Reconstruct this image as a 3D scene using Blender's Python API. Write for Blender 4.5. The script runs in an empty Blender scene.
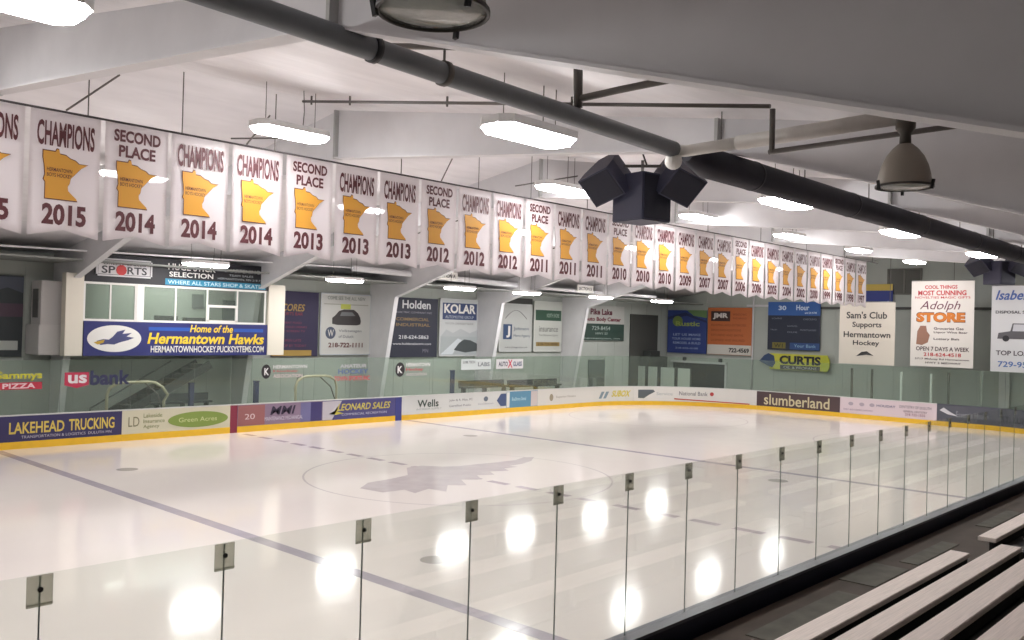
import bpy, bmesh, math, random
from mathutils import Matrix, Vector
from mathutils.geometry import tessellate_polygon
def tess(p): return tessellate_polygon([p])
random.seed(7)
sc = bpy.context.scene
COL = sc.collection

# ------------------------------------------------------------ camera
YAW, PITCH, ROLL = 0.750989524, 0.00878541, 0.0267920
CAM = Vector((-18.488, -19.2384, 4.43787))
fwd = Vector((math.cos(PITCH)*math.cos(YAW), math.cos(PITCH)*math.sin(YAW), math.sin(PITCH)))
rgt = Vector((math.sin(YAW), -math.cos(YAW), 0.0))
upv = rgt.cross(fwd)
c_, s_ = math.cos(ROLL), math.sin(ROLL)
r2, u2 = c_*rgt + s_*upv, -s_*rgt + c_*upv
cd = bpy.data.cameras.new('camera'); cam = bpy.data.objects.new('camera', cd); COL.objects.link(cam)
cam.matrix_world = Matrix(((r2.x, u2.x, -fwd.x, CAM.x), (r2.y, u2.y, -fwd.y, CAM.y), (r2.z, u2.z, -fwd.z, CAM.z), (0, 0, 0, 1)))
cd.sensor_width = 36.0; cd.lens = 36.0*891.5/1024.0; cd.clip_end = 300; cd.clip_start = 0.05
sc.camera = cam

# ------------------------------------------------------------ world + exposure
w = bpy.data.worlds.new('world'); sc.world = w; w.use_nodes = True
w.node_tree.nodes['Background'].inputs[0].default_value = (0.6, 0.6, 0.65, 1)
w.node_tree.nodes['Background'].inputs[1].default_value = 0.1
sc.view_settings.view_transform = 'Standard'; sc.view_settings.look = 'None'
sc.view_settings.exposure = 0.0; sc.view_settings.gamma = 1.0; sc.view_settings.use_curve_mapping = False
LAMP = 53.0            # radiance of a lamp lens
# lamps: (x, y, z)
LAMPS = []
for x_ in (-23.0, -15.4, -8.0, 0.9, 8.3, 15.2, 22.2, 29.5): LAMPS.append((x_, -2.9, 8.42, 'ridge'))
for x_ in (-15.82, -8.3, 0.4, 7.5, 15.3, 22.6, 30.0): LAMPS.append((x_, -10.0, 7.43, 'near'))
for x_ in (-23.0, -15.4, -8.0, -0.4, 7.4, 15.2, 22.4, 29.5): LAMPS.append((x_, 4.6, 8.25, 'mid'))
for x_, z_ in ((-1.92, 6.5), (4.45, 6.27), (11.24, 6.27), (16.07, 6.27), (22.42, 6.33), (28.69, 6.35)): LAMPS.append((x_, 12.0, z_, 'far'))

# ------------------------------------------------------------ materials
def srgb(r, g, b):
    f = lambda v: (v/255/12.92) if v/255 <= 0.04045 else ((v/255+0.055)/1.055)**2.4
    return (f(r), f(g), f(b), 1.0)
MATS = {}
def mat(name, rgb, rough=0.6, metal=0.0, noise=0.0, scale=4.0, bump=0.0, spec=0.5, emit=None, trans=0.0, stretch=None):
    if name in MATS: return MATS[name]
    m = bpy.data.materials.new(name); m.use_nodes = True
    nt = m.node_tree; b = nt.nodes['Principled BSDF']
    c = srgb(*rgb)
    b.inputs['Base Color'].default_value = c
    b.inputs['Roughness'].default_value = rough
    b.inputs['Metallic'].default_value = metal
    b.inputs['Specular IOR Level'].default_value = spec
    if emit:
        b.inputs['Emission Color'].default_value = (1, 0.98, 0.97, 1); b.inputs['Emission Strength'].default_value = emit
    if noise or bump:
        tc = nt.nodes.new('ShaderNodeTexCoord'); mp = nt.nodes.new('ShaderNodeMapping')
        if stretch: mp.inputs['Scale'].default_value = stretch
        n = nt.nodes.new('ShaderNodeTexNoise'); n.inputs['Scale'].default_value = scale; n.inputs['Detail'].default_value = 5
        nt.links.new(tc.outputs['Object'], mp.inputs[0]); nt.links.new(mp.outputs[0], n.inputs['Vector'])
        if noise:
            r = nt.nodes.new('ShaderNodeMapRange'); r.inputs[1].default_value = 0.3; r.inputs[2].default_value = 0.7
            r.inputs[3].default_value = 1-noise; r.inputs[4].default_value = 1+noise*0.5
            mx = nt.nodes.new('ShaderNodeVectorMath'); mx.operation = 'SCALE'; mx.inputs[0].default_value = c[:3]
            nt.links.new(n.outputs['Fac'], r.inputs[0]); nt.links.new(r.outputs[0], mx.inputs['Scale'])
            nt.links.new(mx.outputs[0], b.inputs['Base Color'])
        if bump:
            bp = nt.nodes.new('ShaderNodeBump'); bp.inputs['Strength'].default_value = bump; bp.inputs['Distance'].default_value = 0.02
            nt.links.new(n.outputs['Fac'], bp.inputs['Height']); nt.links.new(bp.outputs[0], b.inputs['Normal'])
    MATS[name] = m
    return m
def glassmat(name, tint, gloss=0.08, rough=0.02, haze=0.0):
    m = bpy.data.materials.new(name); m.use_nodes = True; nt = m.node_tree; nt.nodes.clear()
    o = nt.nodes.new('ShaderNodeOutputMaterial'); t = nt.nodes.new('ShaderNodeBsdfTransparent'); t.inputs[0].default_value = srgb(*tint)
    g = nt.nodes.new('ShaderNodeBsdfGlossy'); g.inputs['Roughness'].default_value = rough
    d = nt.nodes.new('ShaderNodeBsdfDiffuse'); d.inputs[0].default_value = srgb(205, 215, 205)
    f = nt.nodes.new('ShaderNodeFresnel'); f.inputs[0].default_value = 1.45
    sc_ = nt.nodes.new('ShaderNodeMath'); sc_.operation = 'MULTIPLY'; sc_.inputs[1].default_value = gloss
    mh = nt.nodes.new('ShaderNodeMixShader'); mh.inputs[0].default_value = haze
    mx = nt.nodes.new('ShaderNodeMixShader')
    nt.links.new(t.outputs[0], mh.inputs[1]); nt.links.new(d.outputs[0], mh.inputs[2])
    nt.links.new(f.outputs[0], sc_.inputs[0]); nt.links.new(sc_.outputs[0], mx.inputs[0])
    nt.links.new(mh.outputs[0], mx.inputs[1]); nt.links.new(g.outputs[0], mx.inputs[2]); nt.links.new(mx.outputs[0], o.inputs[0])
    MATS[name] = m
    return m
def clothmat(name, rgb, see=0.05):
    """banner cloth: matt, lets light through and is very slightly see-through"""
    m = bpy.data.materials.new(name); m.use_nodes = True; nt = m.node_tree; b = nt.nodes['Principled BSDF']
    o = [n for n in nt.nodes if n.type == 'OUTPUT_MATERIAL'][0]
    b.inputs['Base Color'].default_value = srgb(*rgb); b.inputs['Roughness'].default_value = 0.45
    tl = nt.nodes.new('ShaderNodeBsdfTranslucent'); tl.inputs[0].default_value = srgb(*rgb)
    tp = nt.nodes.new('ShaderNodeBsdfTransparent')
    m1 = nt.nodes.new('ShaderNodeMixShader'); m1.inputs[0].default_value = 0.25
    m2 = nt.nodes.new('ShaderNodeMixShader'); m2.inputs[0].default_value = see
    nt.links.new(b.outputs[0], m1.inputs[1]); nt.links.new(tl.outputs[0], m1.inputs[2])
    nt.links.new(m1.outputs[0], m2.inputs[1]); nt.links.new(tp.outputs[0], m2.inputs[2]); nt.links.new(m2.outputs[0], o.inputs[0])
    MATS[name] = m
    return m
def C(r, g, b, rough=0.55): return mat('paint_%d_%d_%d' % (r, g, b), (r, g, b), rough)

ICE = mat('ice', (236, 228, 223), 0.13, 0, 0.035, 0.25, 0.0, 0.38)
n_ = ICE.node_tree
_tc = n_.nodes.new('ShaderNodeTexCoord'); _n = n_.nodes.new('ShaderNodeTexNoise'); _n.inputs['Scale'].default_value = 1.3; _n.inputs['Detail'].default_value = 4
_r = n_.nodes.new('ShaderNodeMapRange'); _r.inputs[3].default_value = 0.06; _r.inputs[4].default_value = 0.15
n_.links.new(_tc.outputs['Object'], _n.inputs['Vector']); n_.links.new(_n.outputs['Fac'], _r.inputs[0]); n_.links.new(_r.outputs[0], n_.nodes['Principled BSDF'].inputs['Roughness'])
STEEL = mat('white_painted_steel', (216, 215, 217), 0.5, 0, 0.05, 1.5)
ROOF = mat('white_insulation_liner', (232, 229, 231), 0.55, 0, 0.06, 2.0, 0.35, stretch=(0.4, 1.5, 1))
WALLM = mat('grey_metal_siding', (178, 183, 177), 0.6, 0, 0.06, 0.6, 0.0)
CONC = mat('concrete', (120, 118, 112), 0.8, 0, 0.2, 2.0, 0.2)
RUBBER = mat('dark_rubber_matting', (82, 68, 60), 0.75, 0, 0.3, 1.2, 0.3)
BLACK = mat('black_plastic', (24, 24, 28), 0.5)
NAVY = mat('dark_navy_vinyl', (36, 38, 58), 0.5)
CAPD = mat('dark_grey_cap', (78, 80, 92), 0.35)
WHITE = C(232, 230, 226); LW = C(222, 218, 210)
YEL = mat('yellow_kickplate', (232, 186, 48), 0.35, 0, 0.06, 3)
WOOD = mat('weathered_pale_wood', (240, 226, 218), 0.6, 0, 0.14, 9.0, 0.3, stretch=(0.25, 8, 8))
GREYPIPE = mat('grey_pipe_wrap', (112, 116, 120), 0.5, 0, 0.1, 3)
LTPIPE = mat('pale_pipe_wrap', (196, 192, 186), 0.5, 0, 0.12, 4)
DARKPIPE = mat('dark_iron_pipe', (92, 88, 84), 0.5)
DUCT = mat('black_fabric_duct', (34, 33, 44), 0.7, 0, 0.15, 3, 0.3)
SPK = mat('black_speaker_cabinet', (56, 57, 76), 0.6)
GALV = mat('galvanised_steel', (150, 150, 148), 0.4, 0.6, 0.1, 5)
LENS = mat('lamp_lens', (255, 255, 255), 0.5, emit=LAMP)
BELL = mat('grey_spun_aluminium', (140, 132, 122), 0.45, 0.3)
CREAMTUBE = mat('cream_painted_tube', (196, 184, 160), 0.4)
GLASSN = glassmat('rink_glass', (247, 249, 247), 0.15, 0.03, 0.012)
GLASSF = glassmat('far_rink_glass', (240, 247, 242), 0.3, 0.03, 0.055)
WINGL = glassmat('window_glass', (236, 242, 238), 0.8, 0.03, 0.1)
LAMPGL = glassmat('lamp_glass', (245, 244, 242), 0.6, 0.1, 0.12)
CLIPM = glassmat('clear_clip_plate', (238, 237, 230), 0.5, 0.2, 0.3)
BAN = clothmat('white_banner_cloth', (236, 230, 232), 0.035)
GOLD = clothmat('gold_banner_print', (222, 164, 66), 0.03)
MARO = mat('dark_maroon_print', (84, 38, 44), 0.6)

# ------------------------------------------------------------ mesh helpers
class MB:
    def __init__(s): s.bm = bmesh.new()
    def box(s, x0, x1, y0, y1, z0, z1, bev=0.0):
        x0, x1 = min(x0, x1), max(x0, x1); y0, y1 = min(y0, y1), max(y0, y1); z0, z1 = min(z0, z1), max(z0, z1)
        M = Matrix.Translation(((x0+x1)/2, (y0+y1)/2, (z0+z1)/2)) @ Matrix.Diagonal((x1-x0, y1-y0, z1-z0, 1))
        r = bmesh.ops.create_cube(s.bm, size=1, matrix=M)
        if bev:
            es = list({e for v in r['verts'] for e in v.link_edges})
            bmesh.ops.bevel(s.bm, geom=es, offset=bev, segments=2, affect='EDGES')
        return s
    def bar(s, a, b, w, h, up=(0, 0, 1)):
        a, b = Vector(a), Vector(b); d = (b-a); L = d.length; d.normalize(); u = Vector(up)
        if abs(d.dot(u)) > 0.98: u = Vector((1, 0, 0))
        sd = d.cross(u).normalized(); uu = sd.cross(d)
        M = Matrix((( d.x*L, sd.x*w, uu.x*h, (a.x+b.x)/2), (d.y*L, sd.y*w, uu.y*h, (a.y+b.y)/2), (d.z*L, sd.z*w, uu.z*h, (a.z+b.z)/2), (0, 0, 0, 1)))
        bmesh.ops.create_cube(s.bm, size=1, matrix=M); return s
    def tube(s, pts, r, seg=12, caps=True, radii=None):
        pts = [Vector(p) for p in pts]; rings = []
        ref = None
        for i, p in enumerate(pts):
            d = (pts[min(i+1, len(pts)-1)] - pts[max(i-1, 0)]).normalized()
            if ref is None:
                ref = Vector((0, 0, 1)) if abs(d.z) < 0.9 else Vector((1, 0, 0))
            a = d.cross(ref).normalized(); b = a.cross(d).normalized(); ref = b
            rr = radii[i] if radii else r
            rings.append([s.bm.verts.new(p + a*rr*math.cos(t*2*math.pi/seg) + b*rr*math.sin(t*2*math.pi/seg)) for t in range(seg)])
        for i in range(len(rings)-1):
            for t in range(seg):
                f = s.bm.faces.new((rings[i][t], rings[i][(t+1) % seg], rings[i+1][(t+1) % seg], rings[i+1][t])); f.smooth = seg > 6
        if caps:
            s.bm.faces.new(rings[0][::-1]); s.bm.faces.new(rings[-1])
        return s
    def lathe(s, prof, c=(0, 0, 0), seg=32):
        rings = []
        for r, z in prof:
            rings.append([s.bm.verts.new((c[0]+max(r, 1e-4)*math.cos(t*2*math.pi/seg), c[1]+max(r, 1e-4)*math.sin(t*2*math.pi/seg), c[2]+z)) for t in range(seg)])
        for i in range(len(rings)-1):
            for t in range(seg):
                f = s.bm.faces.new((rings[i][t], rings[i][(t+1) % seg], rings[i+1][(t+1) % seg], rings[i+1][t])); f.smooth = True
        return s
    def prism(s, pts, y0, y1, axis='y'):
        """closed outline extruded; pts are (a, b): x,z for axis y; y,z for axis x; x,y for axis z"""
        def P(a, b, t): return (a, t, b) if axis == 'y' else ((t, a, b) if axis == 'x' else (a, b, t))
        A = [s.bm.verts.new(P(a, b, y0)) for a, b in pts]; B = [s.bm.verts.new(P(a, b, y1)) for a, b in pts]
        n = len(pts)
        for tri in tess([Vector((a, b, 0)) for a, b in pts]):
            s.bm.faces.new([A[i] for i in tri]); s.bm.faces.new([B[i] for i in tri][::-1])
        for i in range(n): s.bm.faces.new((A[i], B[i], B[(i+1) % n], A[(i+1) % n]))
        return s
    def mesh(s, name, m):
        bmesh.ops.recalc_face_normals(s.bm, faces=s.bm.faces[:])
        me = bpy.data.meshes.new(name); s.bm.to_mesh(me); s.bm.free(); me.materials.append(m); return me
    def build(s, name, m, parent=None, loc=None, rz=0):
        return link(name, s.mesh(name, m), parent, loc, rz)
def link(name, me, parent=None, loc=None, rz=0):
    o = bpy.data.objects.new(name, me); COL.objects.link(o)
    if parent is not None: o.parent = parent
    if loc is not None: o.location = loc
    if rz: o.rotation_euler.z = rz
    return o
def tag(o, label, cat, group=None):
    o['label'] = label; o['category'] = cat
    if group: o['group'] = group
    return o
def thing(name, label, cat, loc=(0, 0, 0), rz=0, group=None):
    o = bpy.data.objects.new(name, None); COL.objects.link(o); o.empty_display_size = 0.2
    o.location = loc; o.rotation_euler.z = rz
    return tag(o, label, cat, group)
def struct(o): o['kind'] = 'structure'; return o
def stuff(o): o['kind'] = 'stuff'; return o
def dup(root, loc, label, rz=None, group=None):
    r = root.copy(); COL.objects.link(r); r.location = loc; r['label'] = label
    if rz is not None: r.rotation_euler.z = rz
    if group: r['group'] = group
    for ch in list(root.children):
        c = ch.copy(); COL.objects.link(c); c.parent = r
        for g in list(ch.children):
            d = g.copy(); COL.objects.link(d); d.parent = c
    return r

# text as 2D triangles fitted in a box ---------------------------------
TC = {}
def text2d(s, bold=0.0):
    k = (s, bold)
    if k in TC: return TC[k]
    cu = bpy.data.curves.new('t', 'FONT'); cu.body = s; cu.size = 1; cu.offset = bold; cu.resolution_u = 3; cu.space_line = 0.85
    cu.align_x = 'CENTER'
    o = bpy.data.objects.new('t', cu); COL.objects.link(o)
    dg = bpy.context.evaluated_depsgraph_get(); me = bpy.data.meshes.new_from_object(o.evaluated_get(dg))
    vs = [(v.co.x, v.co.y) for v in me.vertices]; fs = [tuple(p.vertices) for p in me.polygons]
    bpy.data.objects.remove(o); bpy.data.curves.remove(cu); bpy.data.meshes.remove(me)
    x0 = min(v[0] for v in vs); x1 = max(v[0] for v in vs); y0 = min(v[1] for v in vs); y1 = max(v[1] for v in vs)
    vs = [((a-x0)/(x1-x0), (b-y0)/(y1-y0)) for a, b in vs]
    TC[k] = (vs, fs); return TC[k]
def text_into(mb, s, x0, x1, z0, z1, f, bold=0.0, shear=0.0, arch=0.0):
    """f maps (u, v) -> 3D point"""
    vs, fs = text2d(s, bold)
    V = []
    for a, b in vs:
        u = x0+(x1-x0)*a + shear*(b-0.5)*(z1-z0); v = z0+(z1-z0)*b + arch*(1-(2*a-1)**2)
        V.append(mb.bm.verts.new(f(u, v)))
    for fc in fs:
        try: mb.bm.faces.new([V[i] for i in fc])
        except ValueError: pass
def flat(yoff): return lambda u, v: (u, yoff, v)
def letters(parent, s, x0, x1, z0, z1, m, y=-0.02, name='lettering', **k):
    mb = MB(); text_into(mb, s, x0, x1, z0, z1, flat(y), **k)
    me = bpy.data.meshes.new(name); mb.bm.to_mesh(me); mb.bm.free(); me.materials.append(m)
    return link(name, me, parent)
def multi(parent, items, m, y=-0.02, name='lettering', **k):
    """several text lines in one mesh: (s, x0, x1, z0, z1)"""
    for s, x0, x1, z0, z1 in items: o = letters(parent, s, x0, x1, z0, z1, m, y, name, **k)
    return o
def ellipse(cx, cz, rx, rz, n=40): return [(cx+rx*math.cos(t*2*math.pi/n), cz+rz*math.sin(t*2*math.pi/n)) for t in range(n)]

# ------------------------------------------------------------ setting
RC = -1.4                                   # ridge line
def roofz(y): return 9.64 - 0.16*abs(y-RC)
XW0, XW1, YN, YF = -33.0, 36.3, -22.2, 16.5   # inner faces of the walls
# roof: sagging insulation liner between purlins
def roof_half(name, ya, yb):
    mb = MB(); n = int(abs(yb-ya)/1.5)*6; xs = [XW0-0.2, -20.7, -13.2, -5.7, 1.8, 9.3, 16.8, 24.3, 31.8, XW1+0.2]
    xx = []
    for a, b in zip(xs[:-1], xs[1:]):
        for k in range(6): xx.append(a+(b-a)*k/6)
    xx.append(xs[-1]); rows = []
    for i in range(n+1):
        y = ya+(yb-ya)*i/n; t = (i/6.0) % 1.0
        row = []
        for j, x in enumerate(xx):
            q = (j % 6)/6.0
            sag = 0.05*math.sin(math.pi*t)*(0.55+0.45*math.sin(math.pi*q)) + 0.012*math.sin(j*2.1+i*1.7)
            row.append(mb.bm.verts.new((x, y, roofz(y)+0.03-sag)))
        rows.append(row)
    for i in range(n):
        for j in range(len(xx)-1):
            f = mb.bm.faces.new((rows[i][j], rows[i][j+1], rows[i+1][j+1], rows[i+1][j])); f.smooth = True
    return struct(mb.build(name, ROOF))
roof_half('ceiling', RC, YF+0.3); roof_half('ceiling', RC, YN-0.3)
struct(MB().box(XW0-1, XW1+1, -23.5, -13.56, -0.3, -0.02).box(XW0-1, XW1+1, 12.85, 19, -0.3, -0.02).box(30.3, XW1+1, -13.6, 12.9, -0.3, -0.02).box(XW0-1, -31, -13.6, 12.9, -0.3, -0.02).build('floor', CONC))
def siding(name, x0, x1, y0, y1, m=WALLM, ribs='x'):
    zt = 9.9 if ribs == 'y' else 6.75
    mb = MB()
    if ribs == 'x':
        zt = roofz((y0+y1)/2)+0.1
        mb.box(x0, x1, y0, y1, -0.02, zt)
    else:
        pts = [(y0, -0.02), (y1, -0.02), (y1, roofz(y1)+0.1), (RC, roofz(RC)+0.1), (y0, roofz(y0)+0.1)]
        mb.prism(pts, x0, x1, 'x')
    return struct(mb.build(name, m))
siding('wall_far', XW0-0.3, XW1+0.3, YF, YF+0.3)
siding('wall_near', XW0-0.3, XW1+0.3, YN-0.3, YN, mat('dark_siding', (120, 112, 104), 0.7))
siding('wall_end', XW1, XW1+0.3, YN, YF, ribs='y')
siding('wall_behind', XW0-0.3, XW0, YN, YF, ribs='y')
# vertical siding ribs + girts on the far and end walls
mb = MB()
x = -14.0
while x < 37.3: mb.box(x, x+0.04, YF-0.012, YF, 0, 6.3); x += 1.83
struct(mb.build('trim_1', WALLM))
mb = MB()
y = -21.5
while y < 17.2: mb.box(XW1-0.012, XW1, y, y+0.04, 0, min(roofz(y), 8.9)-0.4); y += 1.83
struct(mb.build('trim_2', WALLM))
struct(MB().box(XW1-0.14, XW1-0.04, -21, 5.3, 6.15, 6.3).build('trim_3', mat('dark_girt', (70, 70, 68), 0.6)))
struct(MB().box(XW1-0.14, XW1-0.04, 5.6, 10.2, 6.28, 6.42).build('trim_4', STEEL))

# steel frames
HAUNCH_N = -18.6
def frame(x, label):
    t = thing('steel_roof_frame', label, 'steel frame', (x, RC, 0), 0, 'white tapered steel roof frames')
    # outline in (y-RC, z)
    def top(u): return 9.60 - 0.16*abs(u)
    kn = -17.2; zk = 7.40-(abs(kn)-10.4)*0.30
    far_in, zf = 15.8, 7.40-(15.8-10.4)*0.30
    inner = [(16.95, 0.0), (far_in, zf), (10.4, 7.40), (0, 8.42), (-10.4, 7.40), (kn, zk), (-18.3, 0.0)]
    webm = MB()
    quads = [((0, 8.42), (10.4, 7.40)), ((10.4, 7.40), (far_in, zf)), ((0, 8.42), (-10.4, 7.40)), ((-10.4, 7.40), (kn, zk))]
    for (a, za), (b, zb) in quads: webm.prism([(a, za), (b, zb), (b, top(b)-0.02), (a, top(a)-0.02)], -0.02, 0.02, 'x')
    webm.build('rafter_web', STEEL, t)
    for nm, poly in (('column', [(far_in, zf), (17.85, top(17.85)), (17.85, 0), (16.95, 0)]), ('column', [(kn, zk), (-20.5, top(-20.5)), (-20.5, 0), (-18.3, 0)])):
        m_ = MB(); m_.prism([(far_in if poly[0][0] > 0 else kn, poly[0][1]), (poly[0][0], top(poly[0][0])-0.02)] + poly[1:], -0.02, 0.02, 'x')
        i0, i1 = poly[0], poly[3]
        m_.bar((0, i0[0], i0[1]), (0, i1[0], i1[1]), 0.24, 0.03, (0, 1, 0))
        m_.build(nm, STEEL, t)
    fl = MB()
    for (a, za), (b, zb) in quads: fl.bar((0, a, za), (0, b, zb), 0.26, 0.03)
    fl.build('bottom_flange', STEEL, t)
    for u, z0 in ((-10.4, 7.38), (10.4, 7.38), (0, 8.40)):
        MB().box(-0.13, 0.13, u-0.03, u+0.03, z0, top(u)-0.03).build('splice_plate', mat('splice_grey', (168, 168, 166), 0.5), t)
    return t
FRX = [-20.7, -13.2, -5.7, 1.8, 9.3, 16.8, 24.3]
names = ['white steel roof frame behind the viewer', 'nearest white steel frame crossing the whole top of the picture', 'second white steel frame, just beyond the nearest one, with grey splice plates',
 'third white steel frame, passing above the near speaker cluster', 'fourth white steel frame, its column left of the dark lettered poster', 'fifth white steel frame, its column right of the snowy street poster',
 'sixth white steel frame, its column left of the green and white poster', 'farthest white steel frame, closest to the end wall']
for x, n in zip(FRX, names): frame(x, n)

# ice + markings
ice = struct(MB().prism([(-31, -13.5), (30.2, -13.5), (30.2, 12.8), (-31, 12.8)], -0.25, 0.0, 'z').build('floor', ICE))
BLUEL = mat('ice_blue_line', (180, 172, 182), 0.15, 0, 0.1, 2); REDL = mat('ice_red_line', (184, 172, 178), 0.15, 0, 0.1, 2)
CIRC = mat('ice_circle_line', (206, 198, 198), 0.15)
def marking(name, m, mb, label, cat, group=None): return tag(mb.build(name, m), label, cat, group)
marking('blue_line', BLUEL, MB().box(-8.8, -8.5, -13.3, 12.62, 0.0, 0.002), 'wide faded blue line across the ice nearest the viewer', 'ice marking', 'lines painted across the ice')
marking('blue_line', BLUEL, MB().box(8.52, 8.82, -13.3, 12.62, 0.0, 0.002), 'thin looking faded blue line across the far half of the ice', 'ice marking', 'lines painted across the ice')
mb = MB(); y = -13.2
while y < 12.5: mb.box(-0.13, 0.13, y, y+0.75, 0.0, 0.002); y += 1.12
marking('center_line', REDL, mb, 'dashed dark line across the middle of the ice through the painted bird', 'ice marking', 'lines painted across the ice')
marking('goal_line', CIRC, MB().box(26.6, 26.66, -11.6, 10.8, 0.0, 0.002), 'fine line across the ice in front of the end boards', 'ice marking', 'lines painted across the ice')
def ring(cx, cy, r, wd):
    mb = MB(); n = 72; a = []; b = []
    for t in range(n):
        c, s = math.cos(t*2*math.pi/n), math.sin(t*2*math.pi/n)
        a.append(mb.bm.verts.new((cx+(r-wd)*c, cy+(r-wd)*s, 0.0015))); b.append(mb.bm.verts.new((cx+r*c, cy+r*s, 0.0015)))
    for t in range(n): mb.bm.faces.new((a[t], b[t], b[(t+1) % n], a[(t+1) % n]))
    return mb
marking('face_off_circle', CIRC, ring(0, 0, 4.57, 0.06), 'thin painted circle around the bird at centre ice', 'ice marking')
marking('face_off_circle', CIRC, ring(20.5, 6.7, 4.57, 0.05), 'thin painted circle in the far end of the ice, beside the advert boards', 'ice marking')
marking('face_off_circle', CIRC, ring(20.5, -6.7, 4.57, 0.05), 'thin painted circle in the far end of the ice, nearer the glass', 'ice marking')
for (x, y), l in (((-7.0, 6.7), 'dark face-off dot near the yellow-lettered navy boards'), ((-7.0, -6.7), 'dark face-off dot seen low through the near glass'), ((7.0, -6.7), 'dark face-off dot seen through the far panes of the near glass'), ((7.0, 6.7), 'dark face-off dot near the white far boards')):
    marking('face_off_dot', mat('ice_dot', (176, 170, 166), 0.15), MB().prism(ellipse(x, y, 0.3, 0.3, 24), 0.0, 0.002, 'z'), l, 'ice marking', 'face-off dots on the ice')
HAWK = mat('ice_bird_paint', (202, 192, 193), 0.15, 0, 0.12, 1.5)
hawk = [(-3.6, 0.1), (-2.9, 0.65), (-2.0, 0.75), (-1.2, 0.95), (-0.75, 1.5), (-0.35, 2.0), (0.3, 2.05), (0.7, 1.5), (1.2, 1.25), (1.9, 1.2), (2.6, 1.1), (3.6, 1.05), (4.3, 1.3), (4.6, 1.1), (3.9, 0.6), (3.2, 0.35),
        (2.5, 0.3), (2.6, 0.0), (2.0, 0.05), (1.8, -0.35), (1.2, -0.1), (0.9, -0.6), (0.4, -0.35), (0.0, -0.95), (-0.5, -0.6), (-1.0, -1.35), (-1.4, -1.0), (-2.1, -1.7), (-2.2, -1.1), (-2.9, -1.35), (-2.8, -0.8), (-3.5, -0.75)]
marking('bird_emblem', HAWK, MB().prism(hawk, 0.0015, 0.003, 'z'), 'grey-purple flying bird painted in the centre circle of the ice', 'ice marking')

# ------------------------------------------------------------ dasher boards
R_, XE, YB0, YB1 = 7.6, 30.1, -13.42, 12.72
XS = -28.0
L1 = (XE-R_)-XS; L2 = math.pi/2*R_; L3 = (YB1-R_)-(YB0+R_); 
def path(s):
    """point and inward normal along the far side, the end and back along the near side"""
    if s < L1: return Vector((XS+s, YB1, 0)), Vector((0, -1, 0))
    s -= L1
    if s < L2:
        a = math.pi/2 - s/R_; return Vector((XE-R_+R_*math.cos(a), YB1-R_+R_*math.sin(a), 0)), Vector((-math.cos(a), -math.sin(a), 0))
    s -= L2
    if s < L3: return Vector((XE, YB1-R_-s, 0)), Vector((-1, 0, 0))
    s -= L3
    if s < L2:
        a = -s/R_; return Vector((XE-R_+R_*math.cos(a), YB0+R_+R_*math.sin(a), 0)), Vector((-math.cos(a), -math.sin(a), 0))
    s -= L2
    return Vector((XE-R_-s, YB0, 0)), Vector((0, 1, 0))
def sfar(x): return x-XS
def send(y): return L1+L2+(YB1-R_-y)
def curved(mb, s0, s1, n0, n1, z0, z1):
    """solid following the boards; n = distance inward"""
    k = max(1, int(abs(s1-s0)/0.6)); prev = None
    for i in range(k+1):
        p, n = path(s0+(s1-s0)*i/k)
        q = [mb.bm.verts.new(p+n*a+Vector((0, 0, z))) for a, z in ((n0, z0), (n1, z0), (n1, z1), (n0, z1))]
        if prev:
            for j in range(4): mb.bm.faces.new((prev[j], q[j], q[(j+1) % 4], prev[(j+1) % 4]))
        else: mb.bm.faces.new(q)
        prev = q
    mb.bm.faces.new(prev[::-1]); return mb
def bmap(off=0.012): 
    def f(u, v):
        p, n = path(u); return p+n*off+Vector((0, 0, v))
    return f
CAPW = mat('pale_board_cap', (206, 206, 204), 0.3)
def board(s0, s1, label, rgb, items=(), shapes=(), cap=CAPW, near=False, m=None, kick=True):
    t = thing('dasher_board', label, 'rink board', (0, 0, 0), 0, 'boards around the rink')
    p, n = path((s0+s1)/2); t.location = p
    def loc(o): o.location = -p; return o
    h = 1.07 if near else 1.13
    loc(curved(MB(), s0+0.004, s1-0.004, -0.10, 0.0, 0, h-0.04).build('panel', m or C(*rgb), t))
    if kick: loc(curved(MB(), s0+0.004, s1-0.004, 0.0, 0.015, 0.0, 0.24).build('kickplate', YEL, t))
    loc(curved(MB(), s0+0.002, s1-0.002, -0.2 if near else -0.13, 0.02, h-0.04, h).build('cap_rail', cap, t))
    for it in items:
        s, u0, u1, z0, z1, c = it[:6]; kw = it[6] if len(it) > 6 else {}
        mb = MB(); text_into(mb, s, u0, u1, z0, z1, bmap(), **kw)
        me = bpy.data.meshes.new('lettering'); mb.bm.to_mesh(me); mb.bm.free(); me.materials.append(C(*c)); loc(link('lettering', me, t))
    for nm, pts, c in shapes:
        mb = MB(); f = bmap(0.008); V = [mb.bm.verts.new(f(*q)) for q in pts]
        for tri in tess([Vector((a, b, 0)) for a, b in pts]): mb.bm.faces.new([V[i] for i in tri])
        me = bpy.data.meshes.new(nm); mb.bm.to_mesh(me); mb.bm.free(); me.materials.append(C(*c)); loc(link(nm, me, t))
    return t
F = sfar
def rect(a, b, z0, z1): return [(a, z0), (b, z0), (b, z1), (a, z1)]
board(0, F(-16), 'plain white boards far left outside the picture', (210, 208, 204))
board(F(-16), F(-9.2), 'white boards left of the navy advert', (210, 208, 204))
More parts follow.
